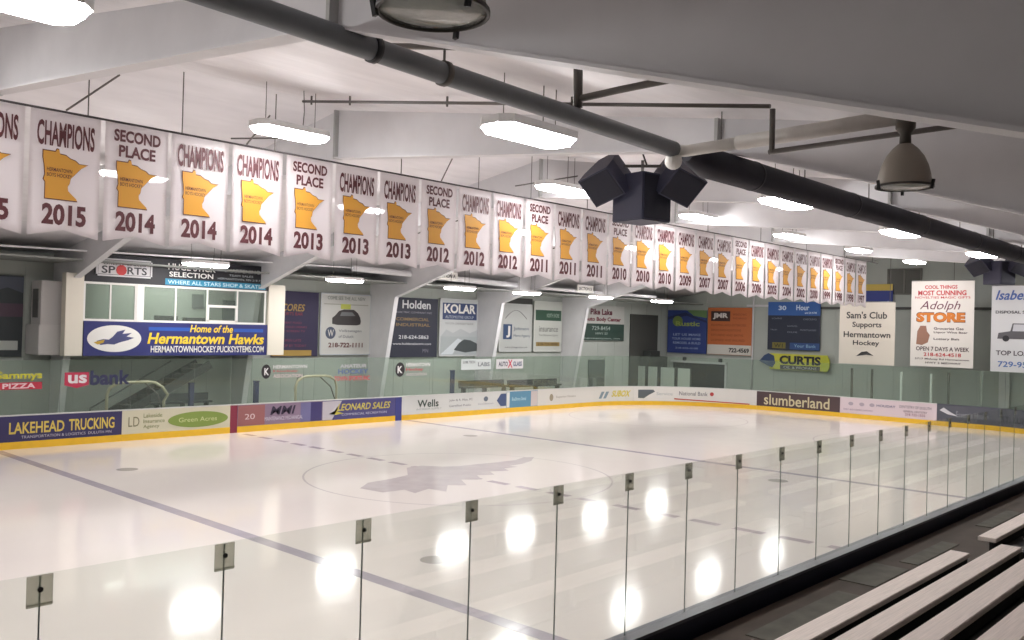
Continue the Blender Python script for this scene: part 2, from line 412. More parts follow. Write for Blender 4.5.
board(F(-9.2), F(-4.58), 'navy board lettered LAKEHEAD TRUCKING in gold', (52, 48, 92),
      [('LAKEHEAD', F(-8.28), F(-6.55), 0.5, 0.88, (214, 190, 92), dict(bold=0.02)), ('TRUCKING', F(-6.4), F(-4.85), 0.5, 0.9, (214, 190, 92), dict(bold=0.02)), ('TRANSPORTATION & LOGISTICS  DULUTH MN', F(-7.9), F(-4.95), 0.34, 0.43, (190, 186, 200))])
board(F(-4.58), F(-0.33), 'cream advert board with a green oval at its right half', (206, 202, 178),
      [('LD', F(-4.35), F(-3.95), 0.5, 0.85, (120, 118, 90)), ('Lakeside', F(-3.8), F(-3.1), 0.8, 0.95, (120, 130, 80)), ('Insurance', F(-3.8), F(-3.0), 0.6, 0.74, (120, 130, 80)), ('Agency', F(-3.8), F(-3.2), 0.38, 0.54, (120, 130, 80)), ('Green Acres', F(-2.45), F(-0.9), 0.55, 0.72, (200, 206, 150))],
      [('green_oval', ellipse(F(-1.65), 0.63, 1.22, 0.3), (126, 148, 70))])
board(F(-0.33), F(-0.02), 'narrow maroon post in the far boards', (132, 44, 66), kick=False)
board(F(-0.02), F(3.99), 'red to blue shaded board lettered MMI', (140, 120, 142), 
      [('MMI', F(1.5), F(2.6), 0.62, 0.97, (52, 44, 66), dict(shear=0.3, bold=0.02)), ('MAINTENANCE MECHANICAL', F(1.2), F(3.0), 0.4, 0.55, (206, 200, 214)), ('20', F(0.3), F(0.75), 0.5, 0.72, (220, 200, 200))],
      [('colour_block', rect(F(0), F(1.2), 0.26, 1.06), (150, 96, 96)), ('colour_block', rect(F(2.9), F(3.4), 0.26, 1.06), (110, 108, 150)), ('colour_block', rect(F(3.4), F(3.96), 0.26, 1.06), (62, 56, 108))])
board(F(3.99), F(8.02), 'navy board with slanted gold lettering beside the blue post', (72, 70, 124),
      [('LEONARD SALES', F(4.8), F(7.7), 0.62, 0.92, (204, 190, 84), dict(shear=0.25, bold=0.015)), ('COMMERCIAL RECREATION', F(5.0), F(7.5), 0.4, 0.5, (190, 190, 210))],
      [('pale_block', [(F(4.0), 0.26), (F(4.5), 0.26), (F(5.0), 1.06), (F(4.0), 1.06)], (186, 182, 190)), ('gold_star', [(F(4.35), 0.5), (F(4.6), 0.62), (F(4.95), 0.98), (F(4.75), 0.6), (F(5.1), 0.5), (F(4.7), 0.46)], (190, 180, 70))])
board(F(8.02), F(8.40), 'narrow blue post in the far boards', (58, 62, 130), kick=False)
board(F(8.40), F(15.49), 'long white board lettered Wells with a blue arrow at its end', (206, 208, 206),
      [('Wells', F(9.35), F(10.7), 0.55, 0.9, (52, 66, 60), dict(bold=0.02)), ('INTERIOR SUPPLY', F(9.3), F(10.9), 0.42, 0.5, (140, 150, 150)), ('John & R. Moe, PC', F(11.4), F(13.0), 0.72, 0.86, (70, 74, 80)), ('Certified Public', F(11.4), F(12.9), 0.48, 0.58, (90, 92, 104)), ('Dental Associates', F(13.4), F(14.5), 0.5, 0.58, (130, 136, 150))],
      [('blue_arrow', [(F(14.75), 0.66), (F(15.05), 0.36), (F(15.46), 0.36), (F(15.46), 1.0), (F(15.05), 1.0)], (66, 82, 120)), ('tree_mark', ellipse(F(13.95), 0.78, 0.16, 0.13, 16), (100, 110, 124))])
board(F(15.49), F(17.95), 'teal blue board between two white ones', (92, 142, 170),
      [('BlueShores Dental', F(15.9), F(17.0), 0.6, 0.78, (190, 220, 226))], [('pale_block', rect(F(17.4), F(17.93), 0.26, 1.06), (200, 190, 188)), ('white_block', rect(F(15.5), F(15.72), 0.26, 1.06), (216, 218, 214))])
EE = L1+L2
sm = EE-8.5
board(F(17.95), sm, 'curved white board with a yellow and grey mark at the far corner', (212, 210, 204),
      [('Superior Fitness', F(19.5), F(21.2), 0.58, 0.72, (130, 120, 104)), ('SUBOX', EE-10.05, EE-8.75, 0.5, 0.88, (204, 186, 40), dict(shear=0.3, bold=0.03)), ('II', EE-11.0, EE-10.4, 0.42, 0.82, (120, 140, 150), dict(shear=0.6, bold=0.03))],
      [('round_mark', ellipse(F(19.1), 0.65, 0.16, 0.2, 16), (150, 140, 118))])
board(sm, send(6.1), 'curved white board lettered NATIONAL BANK with a red underline', (214, 212, 208),
      [('Service', EE-7.0, EE-6.0, 0.6, 0.78, (160, 166, 170)), ('National Bank', EE-5.6, EE-3.9, 0.62, 0.86, (72, 74, 90))],
      [('dark_swoosh', [(EE-8.2, 0.42), (EE-7.8, 0.4), (EE-7.5, 0.6), (EE-7.1, 0.8), (EE-7.2, 0.92), (EE-8.2, 0.92)], (86, 94, 98)), ('red_stripe', [(EE-5.9, 0.36), (EE-1.4, 0.25), (EE-1.4, 0.31), (EE-5.9, 0.43)], (176, 70, 54)), ('red_mark', ellipse(EE-3.65, 0.75, 0.12, 0.12, 12), (176, 60, 60))])
board(send(6.1), send(1.11), 'dark brown board lettered slumberland in cream', (78, 60, 62),
      [('slumberland', send(5.65), send(1.7), 0.34, 0.96, (206, 196, 160), dict(bold=0.012))])
board(send(1.11), send(-3.97), 'pinkish white board with three faint grey marks', (214, 198, 204),
      [('HOLIDAY', send(-0.9), send(-1.9), 0.72, 0.85, (100, 100, 130), dict(bold=0.02)), ('DENTISTRY OF DULUTH', send(-2.1), send(-3.7), 0.76, 0.9, (90, 84, 100)), ('GENERAL DENTISTRY', send(-2.3), send(-3.5), 0.55, 0.65, (110, 90, 100)), ('218 722-1555', send(-2.4), send(-3.4), 0.38, 0.5, (130, 60, 80)),
       ('FAMILY AND COSMETIC DENTISTRY', send(0.9), send(-0.7), 0.42, 0.5, (120, 90, 120))],
      [('grey_mark', ellipse(send(0.5), 0.78, 0.14, 0.1, 14), (170, 158, 170)), ('grey_mark', ellipse(send(-0.1), 0.78, 0.14, 0.1, 14), (170, 158, 170)), ('grey_mark', ellipse(send(-0.65), 0.78, 0.14, 0.1, 14), (170, 158, 170))])
se = L1+L2+L3
board(send(-3.97), se+L2*0.55, 'dark grey board with a white swoosh at the right corner of the rink', (84, 86, 96),
      [('Essentia Health', send(-4.9), send(-6.4), 0.5, 0.8, (150, 152, 160)), ('ST. LUKES HOSPITAL', se+1.2, se+4.4, 0.45, 0.75, (46, 48, 60), dict(bold=0.02))],
      [('white_swoosh', [(send(-4.1), 0.8), (send(-4.5), 0.62), (send(-5.0), 0.55), (send(-4.6), 0.75), (send(-4.3), 0.95)], (210, 210, 214))], cap=CAPD)
board(se+L2*0.55, se+L2+0.2, 'dark curved board at the near right corner of the rink', (84, 86, 96), cap=CAPD)
# near side
sN = se+L2+0.2
def snear(x): return se+L2+(XE-R_-x)
PANE = 1.2196; U0 = -16.4526
kx = [U0+PANE*i for i in range(-8, 33, 4)]
segs = [XE-R_-0.2]+kx[::-1][0:]
segs = [q for q in segs if q <= XE-R_-0.2]
for a, b in zip(segs[:-1], segs[1:]):
    board(snear(a), snear(b), 'dark backed near board under the glass beside the bleachers', (40, 40, 50), cap=CAPD, near=True, m=NAVY)
nb = [o for o in COL.objects if o.get('label', '').startswith('dark backed near board')]
ords = ['farthest', 'second farthest', 'third farthest', 'fourth farthest', 'fifth farthest', 'sixth farthest', 'seventh farthest', 'eighth farthest', 'ninth farthest', 'tenth farthest', 'eleventh farthest']
for o, w_ in zip(nb, ords): o['label'] = w_ + ' of the dark backed boards under the near glass, beside the bleachers'

# ------------------------------------------------------------ rink glass
SEAM = mat('dark_joint_seal', (104, 112, 108), 0.5)
def pane(s0, s1, z0, z1, m, label, clip=False, off=-0.05, group=None, seam=True):
    p, n = path((s0+s1)/2)
    t = thing('glass_screen', label, 'rink glass', tuple(p), 0, group)
    def loc(o): o.location = -p; return o
    loc(curved(MB(), s0+0.002, s1-0.014, off-0.006, off+0.006, z0, z1).build('pane', m, t))
    if seam: loc(curved(MB(), s1-0.010, s1-0.003, off-0.005, off+0.005, z0, z1-0.01).build('seam_strip', SEAM, t))
    if clip:
        q, nn = path(s1)
        c = MB().box(-0.075, 0.075, -0.025, -0.012, -0.19, 0.0, 0.002).build('clip_plate', CLIPM, t)
        c.location = q + nn*off + Vector((0, 0, z1)) - p; c.rotation_euler.z = 0
        b = MB().tube([(0, -0.035, -0.085), (0, -0.024, -0.085)], 0.017, 10)
        b.build('bolt', BLACK, c)
        MB().box(-0.075, 0.075, -0.029, -0.024, -0.18, -0.168).build('lower_rib', CLIPM, c)
    return t
ordw = ['first', 'second', 'third', 'fourth', 'fifth', 'sixth', 'seventh', 'eighth', 'ninth', 'tenth', 'eleventh', 'twelfth', 'thirteenth', 'fourteenth', 'fifteenth', 'sixteenth', 'seventeenth', 'eighteenth', 'nineteenth', 'twentieth',
        'twenty-first', 'twenty-second', 'twenty-third', 'twenty-fourth', 'twenty-fifth', 'twenty-sixth', 'twenty-seventh', 'twenty-eighth', 'twenty-ninth', 'thirtieth']
# near panes: seam at U0 + k*PANE. the first one seen is the one left of the first clip
for k in range(-3, 32):
    xl, xr = U0+(k-1)*PANE, U0+k*PANE
    if xr > XE-R_: break
    lab = 'near rink glass pane, %s from the left edge of the picture' % ordw[k] if 0 <= k < 14 else ('near rink glass pane left of the picture, %s beyond its edge' % ordw[-k-1] if k < 0 else 'near rink glass pane toward the far corner, %s after the last clear clip' % ordw[k-14])
    # seams sit on the far (right) edge in world x; path runs backwards here
    s0, s1 = snear(xl), snear(xr)
    pane(s0, s1, 1.07, 2.865, GLASSN, lab, clip=True, group='near rink glass panes')
# corner + end + far side
s_ = se+L2; i = 0
k = int(L2/1.25)
for j in range(k): pane(se+L2*j/k, se+L2*(j+1)/k, 1.13, 2.93, GLASSF, 'right corner rink glass pane, %s from the end boards' % ordw[j], group='corner rink glass panes')
k = int(L3/1.25)
for j in range(k): pane(L1+L2+L3*j/k, L1+L2+L3*(j+1)/k, 1.13, 2.93, GLASSF, 'end rink glass pane, %s from the left' % ordw[j], group='end rink glass panes')
k = int(L2/1.25)
for j in range(k): pane(L1+L2*j/k, L1+L2*(j+1)/k, 1.13, 2.93, GLASSF, 'far corner rink glass pane, %s from the left' % ordw[j], group='corner rink glass panes')
k = 15; a0, a1 = F(-14.0), L1
for j in range(k): pane(a0+(a1-a0)*j/k, a0+(a1-a0)*(j+1)/k, 1.13, 2.93, GLASSF, 'far side rink glass pane, %s from the left' % ordw[j], group='far side rink glass panes')
# supports for the end glass
for y, z, m, l in ((-2.09, 2.65, STEEL, 'short white glass support post behind the pink board, left one'), (-3.6, 2.63, STEEL, 'short white glass support post behind the pink board, right one'), (-0.55, 2.72, DARKPIPE, 'dark glass support post below the left white hanging sign'), (0.55, 2.72, DARKPIPE, 'dark glass support post left of the white hanging sign corner'), (-4.45, 2.75, DARKPIPE, 'dark glass support post below the store banner'), (-6.0, 2.9, GALV, 'grey glass support post right of the store banner')):
    tag(MB().box(XE+0.14, XE+0.22, y-0.05, y+0.05, 0.0, z).box(XE+0.12, XE+0.28, y-0.1, y+0.1, -0.02, 0.02).build('support_post', m), l, 'post', 'posts holding the end glass')

# ------------------------------------------------------------ near walkway and bleachers
WZ = 0.80
tag(MB().box(-30, 30, -15.05, -13.63, -0.02, WZ).build('raised_walkway', RUBBER), 'dark rubber covered walkway between the near boards and the bleachers', 'walkway')
MATP = mat('worn_grey_mat', (96, 92, 84), 0.8, 0, 0.25, 4)
for (x0, x1, y0, y1), l in (((-8.6, -5.9, -14.35, -14.0), 'long grey worn mat strip on the walkway beside the first white plank'), ((-5.3, -3.9, -14.3, -13.75), 'grey rounded mat on the walkway, middle one'), ((-3.5, -1.4, -14.3, -14.0), 'grey mat strip on the walkway beside the plank ends'), ((0.6, 2.8, -14.3, -14.0), 'pale mat on the walkway beside the farther bleachers'), ((-10.6, -9.2, -14.3, -13.95), 'grey mat on the walkway at the bottom edge of the picture')):
    tag(MB().box(x0, x1, y0, y1, WZ, WZ+0.012, 0.004).build('floor_mat', MATP), l, 'floor mat', 'mats on the walkway')
def bleacher(xa, xb, label, rows=7):
    t = thing('bleacher', label, 'bleacher', (xa, -14.85, WZ), 0, 'wooden plank bleachers')
    L = xb-xa
    fr = MB(); deck = MB()
    for r in range(rows):
        y = -0.70*r; z = 0.40+0.22*r
        MB().box(0, L, y-0.28, y, z-0.07, z, 0.008).build('seat_plank', WOOD, t)
        zb = z-0.40
        if r > 0:
            deck.box(0.02, L-0.02, y-0.285, y+0.42, zb-0.03, zb)
            deck.box(0.02, L-0.02, y+0.395, y+0.42, zb-0.22, zb)
        else: deck.box(0.02, L-0.02, -0.285, -0.02, 0.005, 0.03)
        deck.box(0.02, L-0.02, y-0.25, y-0.22, zb, z-0.08)  # dark upright face added so the gap reads as shade
    x = 0.25
    while x < L:
        for r in range(rows):
            y = -0.70*r; z = 0.40+0.22*r; zb = max(z-0.40, 0.0) if r else -0.0
            MB().box(x-0.03, x+0.03, y-0.18, y-0.12, zb, z-0.07).build('seat_support', BLACK, t)
        x += 2.4
    deck.build('footboards', mat('footboard_with_shade', (17, 15, 15), 0.9), t)  # near-black colour stands in for the shade between the seat rows
    return t
bleacher(-24.0, -3.75, 'near section of white plank bleachers filling the bottom right corner')
bleacher(-2.35, 12.0, 'farther section of white plank bleachers at the right edge beyond the aisle')
tag(MB().box(-3.7, -2.4, -15.4, -15.06, WZ-0.8, WZ+0.18).box(-3.7, -2.4, -15.75, -15.4, WZ-0.8, WZ+0.36).box(-3.7, -2.4, -16.1, -15.75, WZ-0.8, WZ+0.54).box(-3.7, -2.4, -21, -16.1, WZ-0.8, WZ+0.7).build('aisle_steps', MATP), 'grey aisle steps between the two bleacher sections', 'steps')

# ------------------------------------------------------------ championship banners
MN = [(0.0, 1.0), (0.27, 1.0), (0.30, 1.06), (0.35, 1.05), (0.37, 0.96), (0.50, 0.95), (0.60, 0.89), (0.72, 0.86), (0.80, 0.80), (1.0, 0.80), (0.84, 0.70), (0.70, 0.55), (0.62, 0.47), (0.60, 0.36), (0.56, 0.30), (0.57, 0.20), (0.66, 0.12), (0.76, 0.04), (0.78, 0.0),
      (0.06, 0.0), (0.06, 0.34), (0.02, 0.40), (0.05, 0.5), (0.03, 0.7), (0.0, 0.85)]
PX = [(-1, 'CHAMPIONS', 2015)]
seq = [('C', 2015), ('C', 2015), ('S', 2014), ('C', 2014), ('C', 2014), ('S', 2013), ('C', 2013), ('C', 2013), ('S', 2012), ('C', 2012), ('C', 2012), ('S', 2011), ('C', 2011), ('C', 2011), ('S', 2010), ('C', 2010), ('C', 2010), ('C', 2009), ('C', 2007), ('C', 2007),
       ('S', 2006), ('C', 2006), ('C', 2005), ('C', 2004), ('C', 2002), ('C', 2000), ('C', 1999), ('S', 1998), ('C', 1998), ('C', 1997)]
BZ, BY = 8.27, -1.5
def banner_cloth(seed):
    rnd = random.Random(seed); w, h = 1.27, 2.35; nx, nz = 12, 14; mb = MB(); ph = rnd.uniform(0, 6); am = rnd.uniform(0.006, 0.016); rows = []
    for i in range(nz+1):
        row = []
        for j in range(nx+1):
            u = -w/2+w*j/nx; zb = -h + 0.14*(1-abs(2*j/nx-1)); z = zb*i/nz
            row.append(mb.bm.verts.new((u, am*math.sin(ph+j*0.8)*(0.4+i/nz), z)))
        rows.append(row)
    for i in range(nz):
        for j in range(nx):
            f = mb.bm.faces.new((rows[i][j], rows[i+1][j], rows[i+1][j+1], rows[i][j+1])); f.smooth = True
    geom = bmesh.ops.solidify(mb.bm, geom=mb.bm.faces[:], thickness=0.002)
    return mb.mesh('cloth', BAN)
cloths = [banner_cloth(k) for k in range(4)]
cache = {}
def banner_mesh(kind, arg):
    k = (kind, arg)
    if k in cache: return cache[k]
    mb = MB(); off = -0.022
    if kind == 'C': text_into(mb, 'CHAMPIONS', -0.52, 0.52, -0.66, -0.19, flat(off), bold=0.03); m = MARO
    elif kind == 'S': text_into(mb, 'SECOND', -0.47, 0.47, -0.36, -0.12, flat(off), bold=0.035); text_into(mb, 'PLACE', -0.37, 0.37, -0.66, -0.42, flat(off), bold=0.035); m = MARO
    elif kind == 'Y': text_into(mb, str(arg), -0.40, 0.40, -2.13, -1.73, flat(off), bold=0.04); m = MARO
    elif kind == 'B':
        P = [(-0.40+0.80*a, -1.64+0.88*b) for a, b in MN]; mb.prism([(x*1.045+0.0, -1.2+(z+1.2)*1.045) for x, z in P], -0.0205, -0.019); m = MARO
    elif kind == 'G':
        mb.prism([(-0.40+0.80*a, -1.64+0.88*b) for a, b in MN], -0.0235, -0.0215); m = GOLD
    elif kind == 'T':
        text_into(mb, 'HERMANTOWN', -0.33, 0.12, -1.13, -1.06, flat(-0.026), bold=0.01); text_into(mb, 'BOYS HOCKEY', -0.33, 0.12, -1.23, -1.16, flat(-0.026), bold=0.01); m = MARO
    me = mb.mesh('m', m) if kind in 'BG' else None
    if me is None:
        me = bpy.data.meshes.new('print'); mb.bm.to_mesh(me); mb.bm.free(); me.materials.append(m)
    cache[k] = me; return me
for i, (kd, yr) in enumerate(seq):
    cx = -11.99-1.36+1.36*i + (0.0 if i < 12 else 0.0)
    lab = 'white %s banner, %s from the left end of the row' % (('CHAMPIONS ' if kd == 'C' else 'SECOND PLACE ')+str(yr), ordw[i])
    t = thing('championship_banner', lab, 'banner', (cx, BY, BZ), 0, 'white championship banners on the long rod')
    link('cloth', cloths[i % 4], t); link('heading', banner_mesh(kd, 0), t); link('year', banner_mesh('Y', yr), t)
    b = link('state_outline', banner_mesh('B', 0), t); link('gold_fill', banner_mesh('G', 0), b); link('small_print', banner_mesh('T', 0), b)
t = thing('banner_rod', 'long thin dark rod carrying the row of championship banners', 'rod', (-15, BY, BZ+0.02))
MB().tube([(0, 0, 0), (43.2, 0, 0)], 0.022, 8).build('rod', mat('dark_rod', (66, 60, 62), 0.5), t)
for i, x in enumerate([0.8, 3.4, 5.3, 7.5, 11.2, 14.0, 16.2, 18.9, 22.2, 26.3, 30.5, 34.8, 39.0, 42.5]):
    MB().tube([(x, 0, 0.02), (x, 0, roofz(BY)-BZ-0.06)], 0.012, 6).build('hanger_wire', DARKPIPE, t)

# ------------------------------------------------------------ ceiling lamps
def lamp_proto(loc, label, group):
    t = thing('ceiling_lamp', label, 'ceiling lamp', loc, 0, group)
    L, W = 0.86, 0.34
    o = [(-L, -W*0.5), (-L+0.14, -W), (L-0.14, -W), (L, -W*0.5), (L, W*0.5), (L-0.14, W), (-L+0.14, W), (-L, W*0.5)]
    mb = MB(); mb.prism([(a*1.02, b*1.04) for a, b in o], 0.015, 0.14, 'z'); mb.build('housing', mat('white_lamp_housing', (225, 225, 225), 0.5), t)
    mb = MB()
    low = [mb.bm.verts.new((a*0.93, b*0.86, -0.07)) for a, b in o]; up = [mb.bm.verts.new((a, b, 0.015)) for a, b in o]
    n = len(o)
    mb.bm.faces.new(low)
    for i in range(n): mb.bm.faces.new((low[i], up[i], up[(i+1) % n], low[(i+1) % n]))
    mb.build('lens', LENS, t)
    h = roofz(loc[1])-loc[2]-0.04
    mb = MB()
    for sx in (-0.6, 0.6): MB().tube([(sx, 0, 0.14), (sx, 0, h+0.03)], 0.008, 5).build('hanging_wire', DARKPIPE, t)
    MB().tube([(0.3, 0, 0.14), (0.36, 0.05, 0.14+(h-0.14)*0.5), (0.3, 0, h+0.03)], 0.01, 5).build('power_cord', DARKPIPE, t)
    return t
where = {'ridge': 'in the row before the banners', 'near': 'in the row nearest the bleachers', 'mid': 'in the row behind the banners', 'far': 'low over the far boards'}
gcount = {}
for x, y, z, g in LAMPS:
    k = gcount.get(g, 0)
    lab = 'lit white ceiling lamp %s, %s from the left' % (where[g], ordw[k])
    if k == 0: gcount['p'+g] = lamp_proto((x, y, z), lab, 'lit ceiling lamps')
    else: dup(gcount['p'+g], (x, y, z), lab)
    gcount[g] = k+1

# ------------------------------------------------------------ high bay bell lamps (unlit)
def bell(loc, label, proto=None):
    t = thing('bell_lamp', label, 'high bay lamp', loc, 0, 'unlit bell lamps')
    MB().lathe([(0.285, 0.0), (0.275, 0.03), (0.262, 0.12), (0.235, 0.22), (0.19, 0.32), (0.13, 0.40), (0.075, 0.45)]).build('reflector', BELL, t)
    MB().lathe([(0.068, 0.445), (0.12, 0.385), (0.18, 0.305), (0.224, 0.205), (0.251, 0.105), (0.268, 0.01)]).build('inner_reflector', mat('pale_inner_reflector', (222, 222, 220), 0.4), t)
    MB().lathe([(0.294, -0.012), (0.294, 0.012), (0.277, 0.012), (0.277, -0.012), (0.294, -0.012)]).build('rim_ring', mat('dark_rim', (58, 54, 50), 0.5), t)
    MB().lathe([(0.0, -0.035), (0.12, -0.03), (0.2, -0.018), (0.276, 0.0), (0.276, 0.006), (0.0, -0.02)]).build('lens', LAMPGL, t)
    MB().lathe([(0.0, 0.44), (0.06, 0.44), (0.055, 0.56), (0.085, 0.60), (0.10, 0.62), (0.10, 0.80), (0.0, 0.82)]).build('ballast_housing', mat('dark_ballast', (84, 80, 74), 0.5, 0.2), t)
    for a in (0.4, 2.5, 4.6):
        c, s = math.cos(a), math.sin(a); MB().bar((0.29*c, 0.29*s, -0.05), (0.31*c, 0.31*s, 0.05), 0.03, 0.02).build('rim_clip', BLACK, t)
    MB().tube([(0, 0, 0.81), (0, 0, roofz(loc[1])-loc[2]-0.05)], 0.02, 8).build('stem', DARKPIPE, t)
    return t
b1 = bell((-15.46, -15.8, 6.05), 'large unlit round lamp cut by the top edge of the picture')
dup(b1, (-8.75, -15.8, 6.05), 'unlit grey bell lamp hanging at right below the near steel frame')

# ------------------------------------------------------------ pipes and duct
tag(MB().tube([(-15.6, -12, 7.29), (-13.89, -12, 7.25), (-11.99, -12, 7.2), (-9.5, -12, 7.16), (-7.35, -12, 7.12)], 0.12, 16).build('wrapped_pipe', GREYPIPE), 'long grey wrapped pipe slanting from the top to the black duct', 'pipe')
t = thing('white_elbow_pipe', 'pale wrapped pipe with an elbow running off behind the near frame', 'pipe', (-7.2, -12, 7.1))
MB().tube([(-0.14, 0, 0.02), (-0.02, 0, 0.02), (0.08, -0.08, 0.03), (0.1, -0.25, 0.04), (0.1, -0.9, 0.05)], 0.085, 14).build('elbow', mat('white_elbow_wrap', (222, 220, 214), 0.5), t)
MB().tube([(0.1, -0.9, 0.05), (0.1, -3.3, 0.11)], 0.10, 14).build('pipe_run', LTPIPE, t)
bm_ = MB(); bmesh.ops.create_uvsphere(bm_.bm, u_segments=16, v_segments=10, radius=0.13, matrix=Matrix.Translation((-0.12, 0.02, -0.14))); bm_.build('wrapped_valve', mat('white_elbow_wrap', (222, 220, 214), 0.5), t)
# black duct
t = thing('black_duct', 'fat black fabric duct running away to the right under the roof', 'duct', (-7.0, -12, 7.07))
MB().tube([(0.0, 0, 0.05), (0.35, 0, 0.03), (0.6, 0, 0.0), (12, 0, 0), (24, 0, 0), (36, 0, 0)], 0.25, 24, radii=[0.12, 0.2, 0.24, 0.24, 0.24, 0.24]).build('duct_body', DUCT, t)
for x in range(1, 36, 3): MB().tube([(x, 0, 0.24), (x, 0, roofz(-12)-7.07)], 0.012, 6).build('hanger_rod', DARKPIPE, t)
for x in range(2, 36, 4): MB().tube([(x, 0, 0), (x+0.06, 0, 0)], 0.247, 24).build('duct_band', mat('duct_band', (28, 27, 36), 0.6), t)
# sprinkler pipes along the rafters
def sprinkler(x, y0, y1, off, r, label, drops):
    t = thing('sprinkler_pipe', label, 'pipe', (x, 0, 0), 0, 'thin sprinkler pipes under the roof')
    n = 2 if (y0-RC)*(y1-RC) > 0 else 3
    pts = [(0, y0, roofz(y0)-off)] + ([(0, RC, roofz(RC)-off)] if n == 3 else []) + [(0, y1, roofz(y1)-off)]
    MB().tube(pts, r, 8).build('pipe', DARKPIPE, t)
    for y in drops: MB().tube([(0, y, roofz(y)-off-0.07), (0, y, roofz(y)-off+0.12)], 0.022, 6).build('sprinkler_head', DARKPIPE, t)
    return t
sprinkler(-7.3, -13.49, -2.27, 0.16, 0.03, 'thin level pipe under the roof just before the second steel frame', (-10, -7, -4, -2.6))
tag(MB().tube([(-7.3, -13.53, 7.5), (-7.3, -13.53, 6.9)], 0.04, 8).tube([(-7.3, -13.49, 6.92), (-7.3, -16.8, 6.97)], 0.035, 8).build('drop_pipe', DARKPIPE), 'dark pipe dropping beside the duct then running off behind the bell lamp', 'pipe')
tag(MB().tube([(-9.6, -12.0, 7.40), (-9.55, -12.6, 7.43), (-9.5, -14.3, 7.45)], 0.045, 10).tube([(-9.62, -12, 7.92), (-9.6, -12, 7.29)], 0.06, 10).build('branch_pipe', DARKPIPE), 'short dark branch pipe with a tee rising from the grey wrapped pipe', 'pipe')
tag(MB().tube([(-11.2, -9.9, 8.1), (-11.2, -11.6, 7.75)], 0.04, 8).build('stub_pipe', DARKPIPE), 'short dark pipe behind the grey wrapped pipe at upper left', 'pipe')
for k, (x, lab) in enumerate(((4.4, 'third frame'), (12.2, 'fourth frame'), (19.5, 'fifth frame'))):
    sprinkler(x, -16.5, 8.0, 0.22, 0.025, 'thin pipe under the roof beyond the %s' % lab, (-12, -8, -4, 0, 4))
# pipe clamps
for (x, lab) in ((-12.9, 'left'), (-11.93, 'middle')):
    t = thing('pipe_hanger', 'dark hanger clamped round the grey wrapped pipe, %s one' % lab, 'pipe hanger', (x, -12, 7.225 if lab == 'left' else 7.2), 0, 'pipe hangers')
    MB().tube([(-0.035, 0, 0), (0.035, 0, 0)], 0.14, 14).build('clamp', BLACK if lab == 'left' else DARKPIPE, t)
    MB().tube([(0, 0, 0.12), (0, 0, roofz(-12)-7.2)], 0.015, 6).build('rod', DARKPIPE, t)
# diagonal flange braces from purlins above the banners
mb = MB()
for i, (x, y, z, x2, y2, z2) in enumerate(((-12.0, -1.5, 8.33, -10.9, -1.2, 9.3), (-8.2, -1.5, 8.33, -7.1, -0.6, 9.3), (-6.1, -1.0, 8.9, -7.3, 0.8, 8.9), (-2.4, -1.5, 8.33, -1.2, -0.6, 9.2), (0.6, -1.4, 8.6, 2.4, -3.5, 9.1))):
    tag(MB().tube([(x, y, z), (x2, y2, z2)], 0.02, 6).build('brace_rod', DARKPIPE), ['slanting brace rod above the CHAMPIONS 2015 banner', 'slanting brace rod left of the lit lamp above the banners', 'thin brace rod at the ridge of the second frame', 'slanting brace rod above the 2012 banners', 'thin brace rod beyond the second frame'][i], 'rod', 'slanting roof brace rods')

# ------------------------------------------------------------ speaker clusters
def cluster(loc, rz, label):
    """local -y looks toward the seats"""
    t = thing('speaker_cluster', label, 'loudspeakers', loc, rz, 'hanging speaker clusters')
    G = mat('speaker_grille', (36, 37, 50), 0.8, 0, 0.2, 60)
    c = MB().box(-0.42, 0.42, -0.42, 0.42, -0.50, 0.45, 0.02).build('center_cabinet', SPK, t); c.location = (0.0, 0, -0.12); c.rotation_euler = (0, 0, math.radians(47))
    MB().box(-0.38, 0.38, -0.432, -0.42, -0.46, 0.41).build('grille', G, c)
    for sx in (-1, 1):
        pts = [(-0.40, -0.42), (0.40, -0.42), (0.40, -0.10), (0.24, 0.36), (-0.24, 0.36), (-0.40, -0.10)]
        q = MB().prism(pts, -0.33, 0.33, 'z').build('side_cabinet', SPK, t)
        q.location = (sx*0.66, 0.0, 0.30); q.rotation_euler = (Matrix.Rotation(math.radians(20*sx), 3, 'Y') @ Matrix.Rotation(math.radians(38*sx), 3, 'Z') @ Matrix.Rotation(math.radians(28), 3, 'X')).to_euler()
        MB().box(-0.37, 0.37, -0.432, -0.42, -0.30, 0.30).build('grille', G, q)
    MB().box(-0.7, 0.7, -0.03, 0.03, 0.50, 0.55).box(-0.03, 0.03, -0.5, 0.5, 0.50, 0.55).build('mounting_frame', DARKPIPE, t)
    h = roofz(loc[1])-loc[2]-0.01
    for sx in (-0.5, 0.5): MB().tube([(sx, 0, 0.55), (sx, 0, h)], 0.012, 6).build('hanging_cable', BLACK, t)
    MB().tube([(0.1, 0, 0.5), (-0.15, 0, h)], 0.02, 6).build('signal_cable', BLACK, t)
    return t
sp = cluster((-3.55, -8.8, 7.26), math.radians(-55), 'cluster of three black loudspeakers hanging in front of the banners')
dup(sp, (21.7, -8.9, 7.35), 'second cluster of three black loudspeakers, small, at the right edge', math.radians(-72))

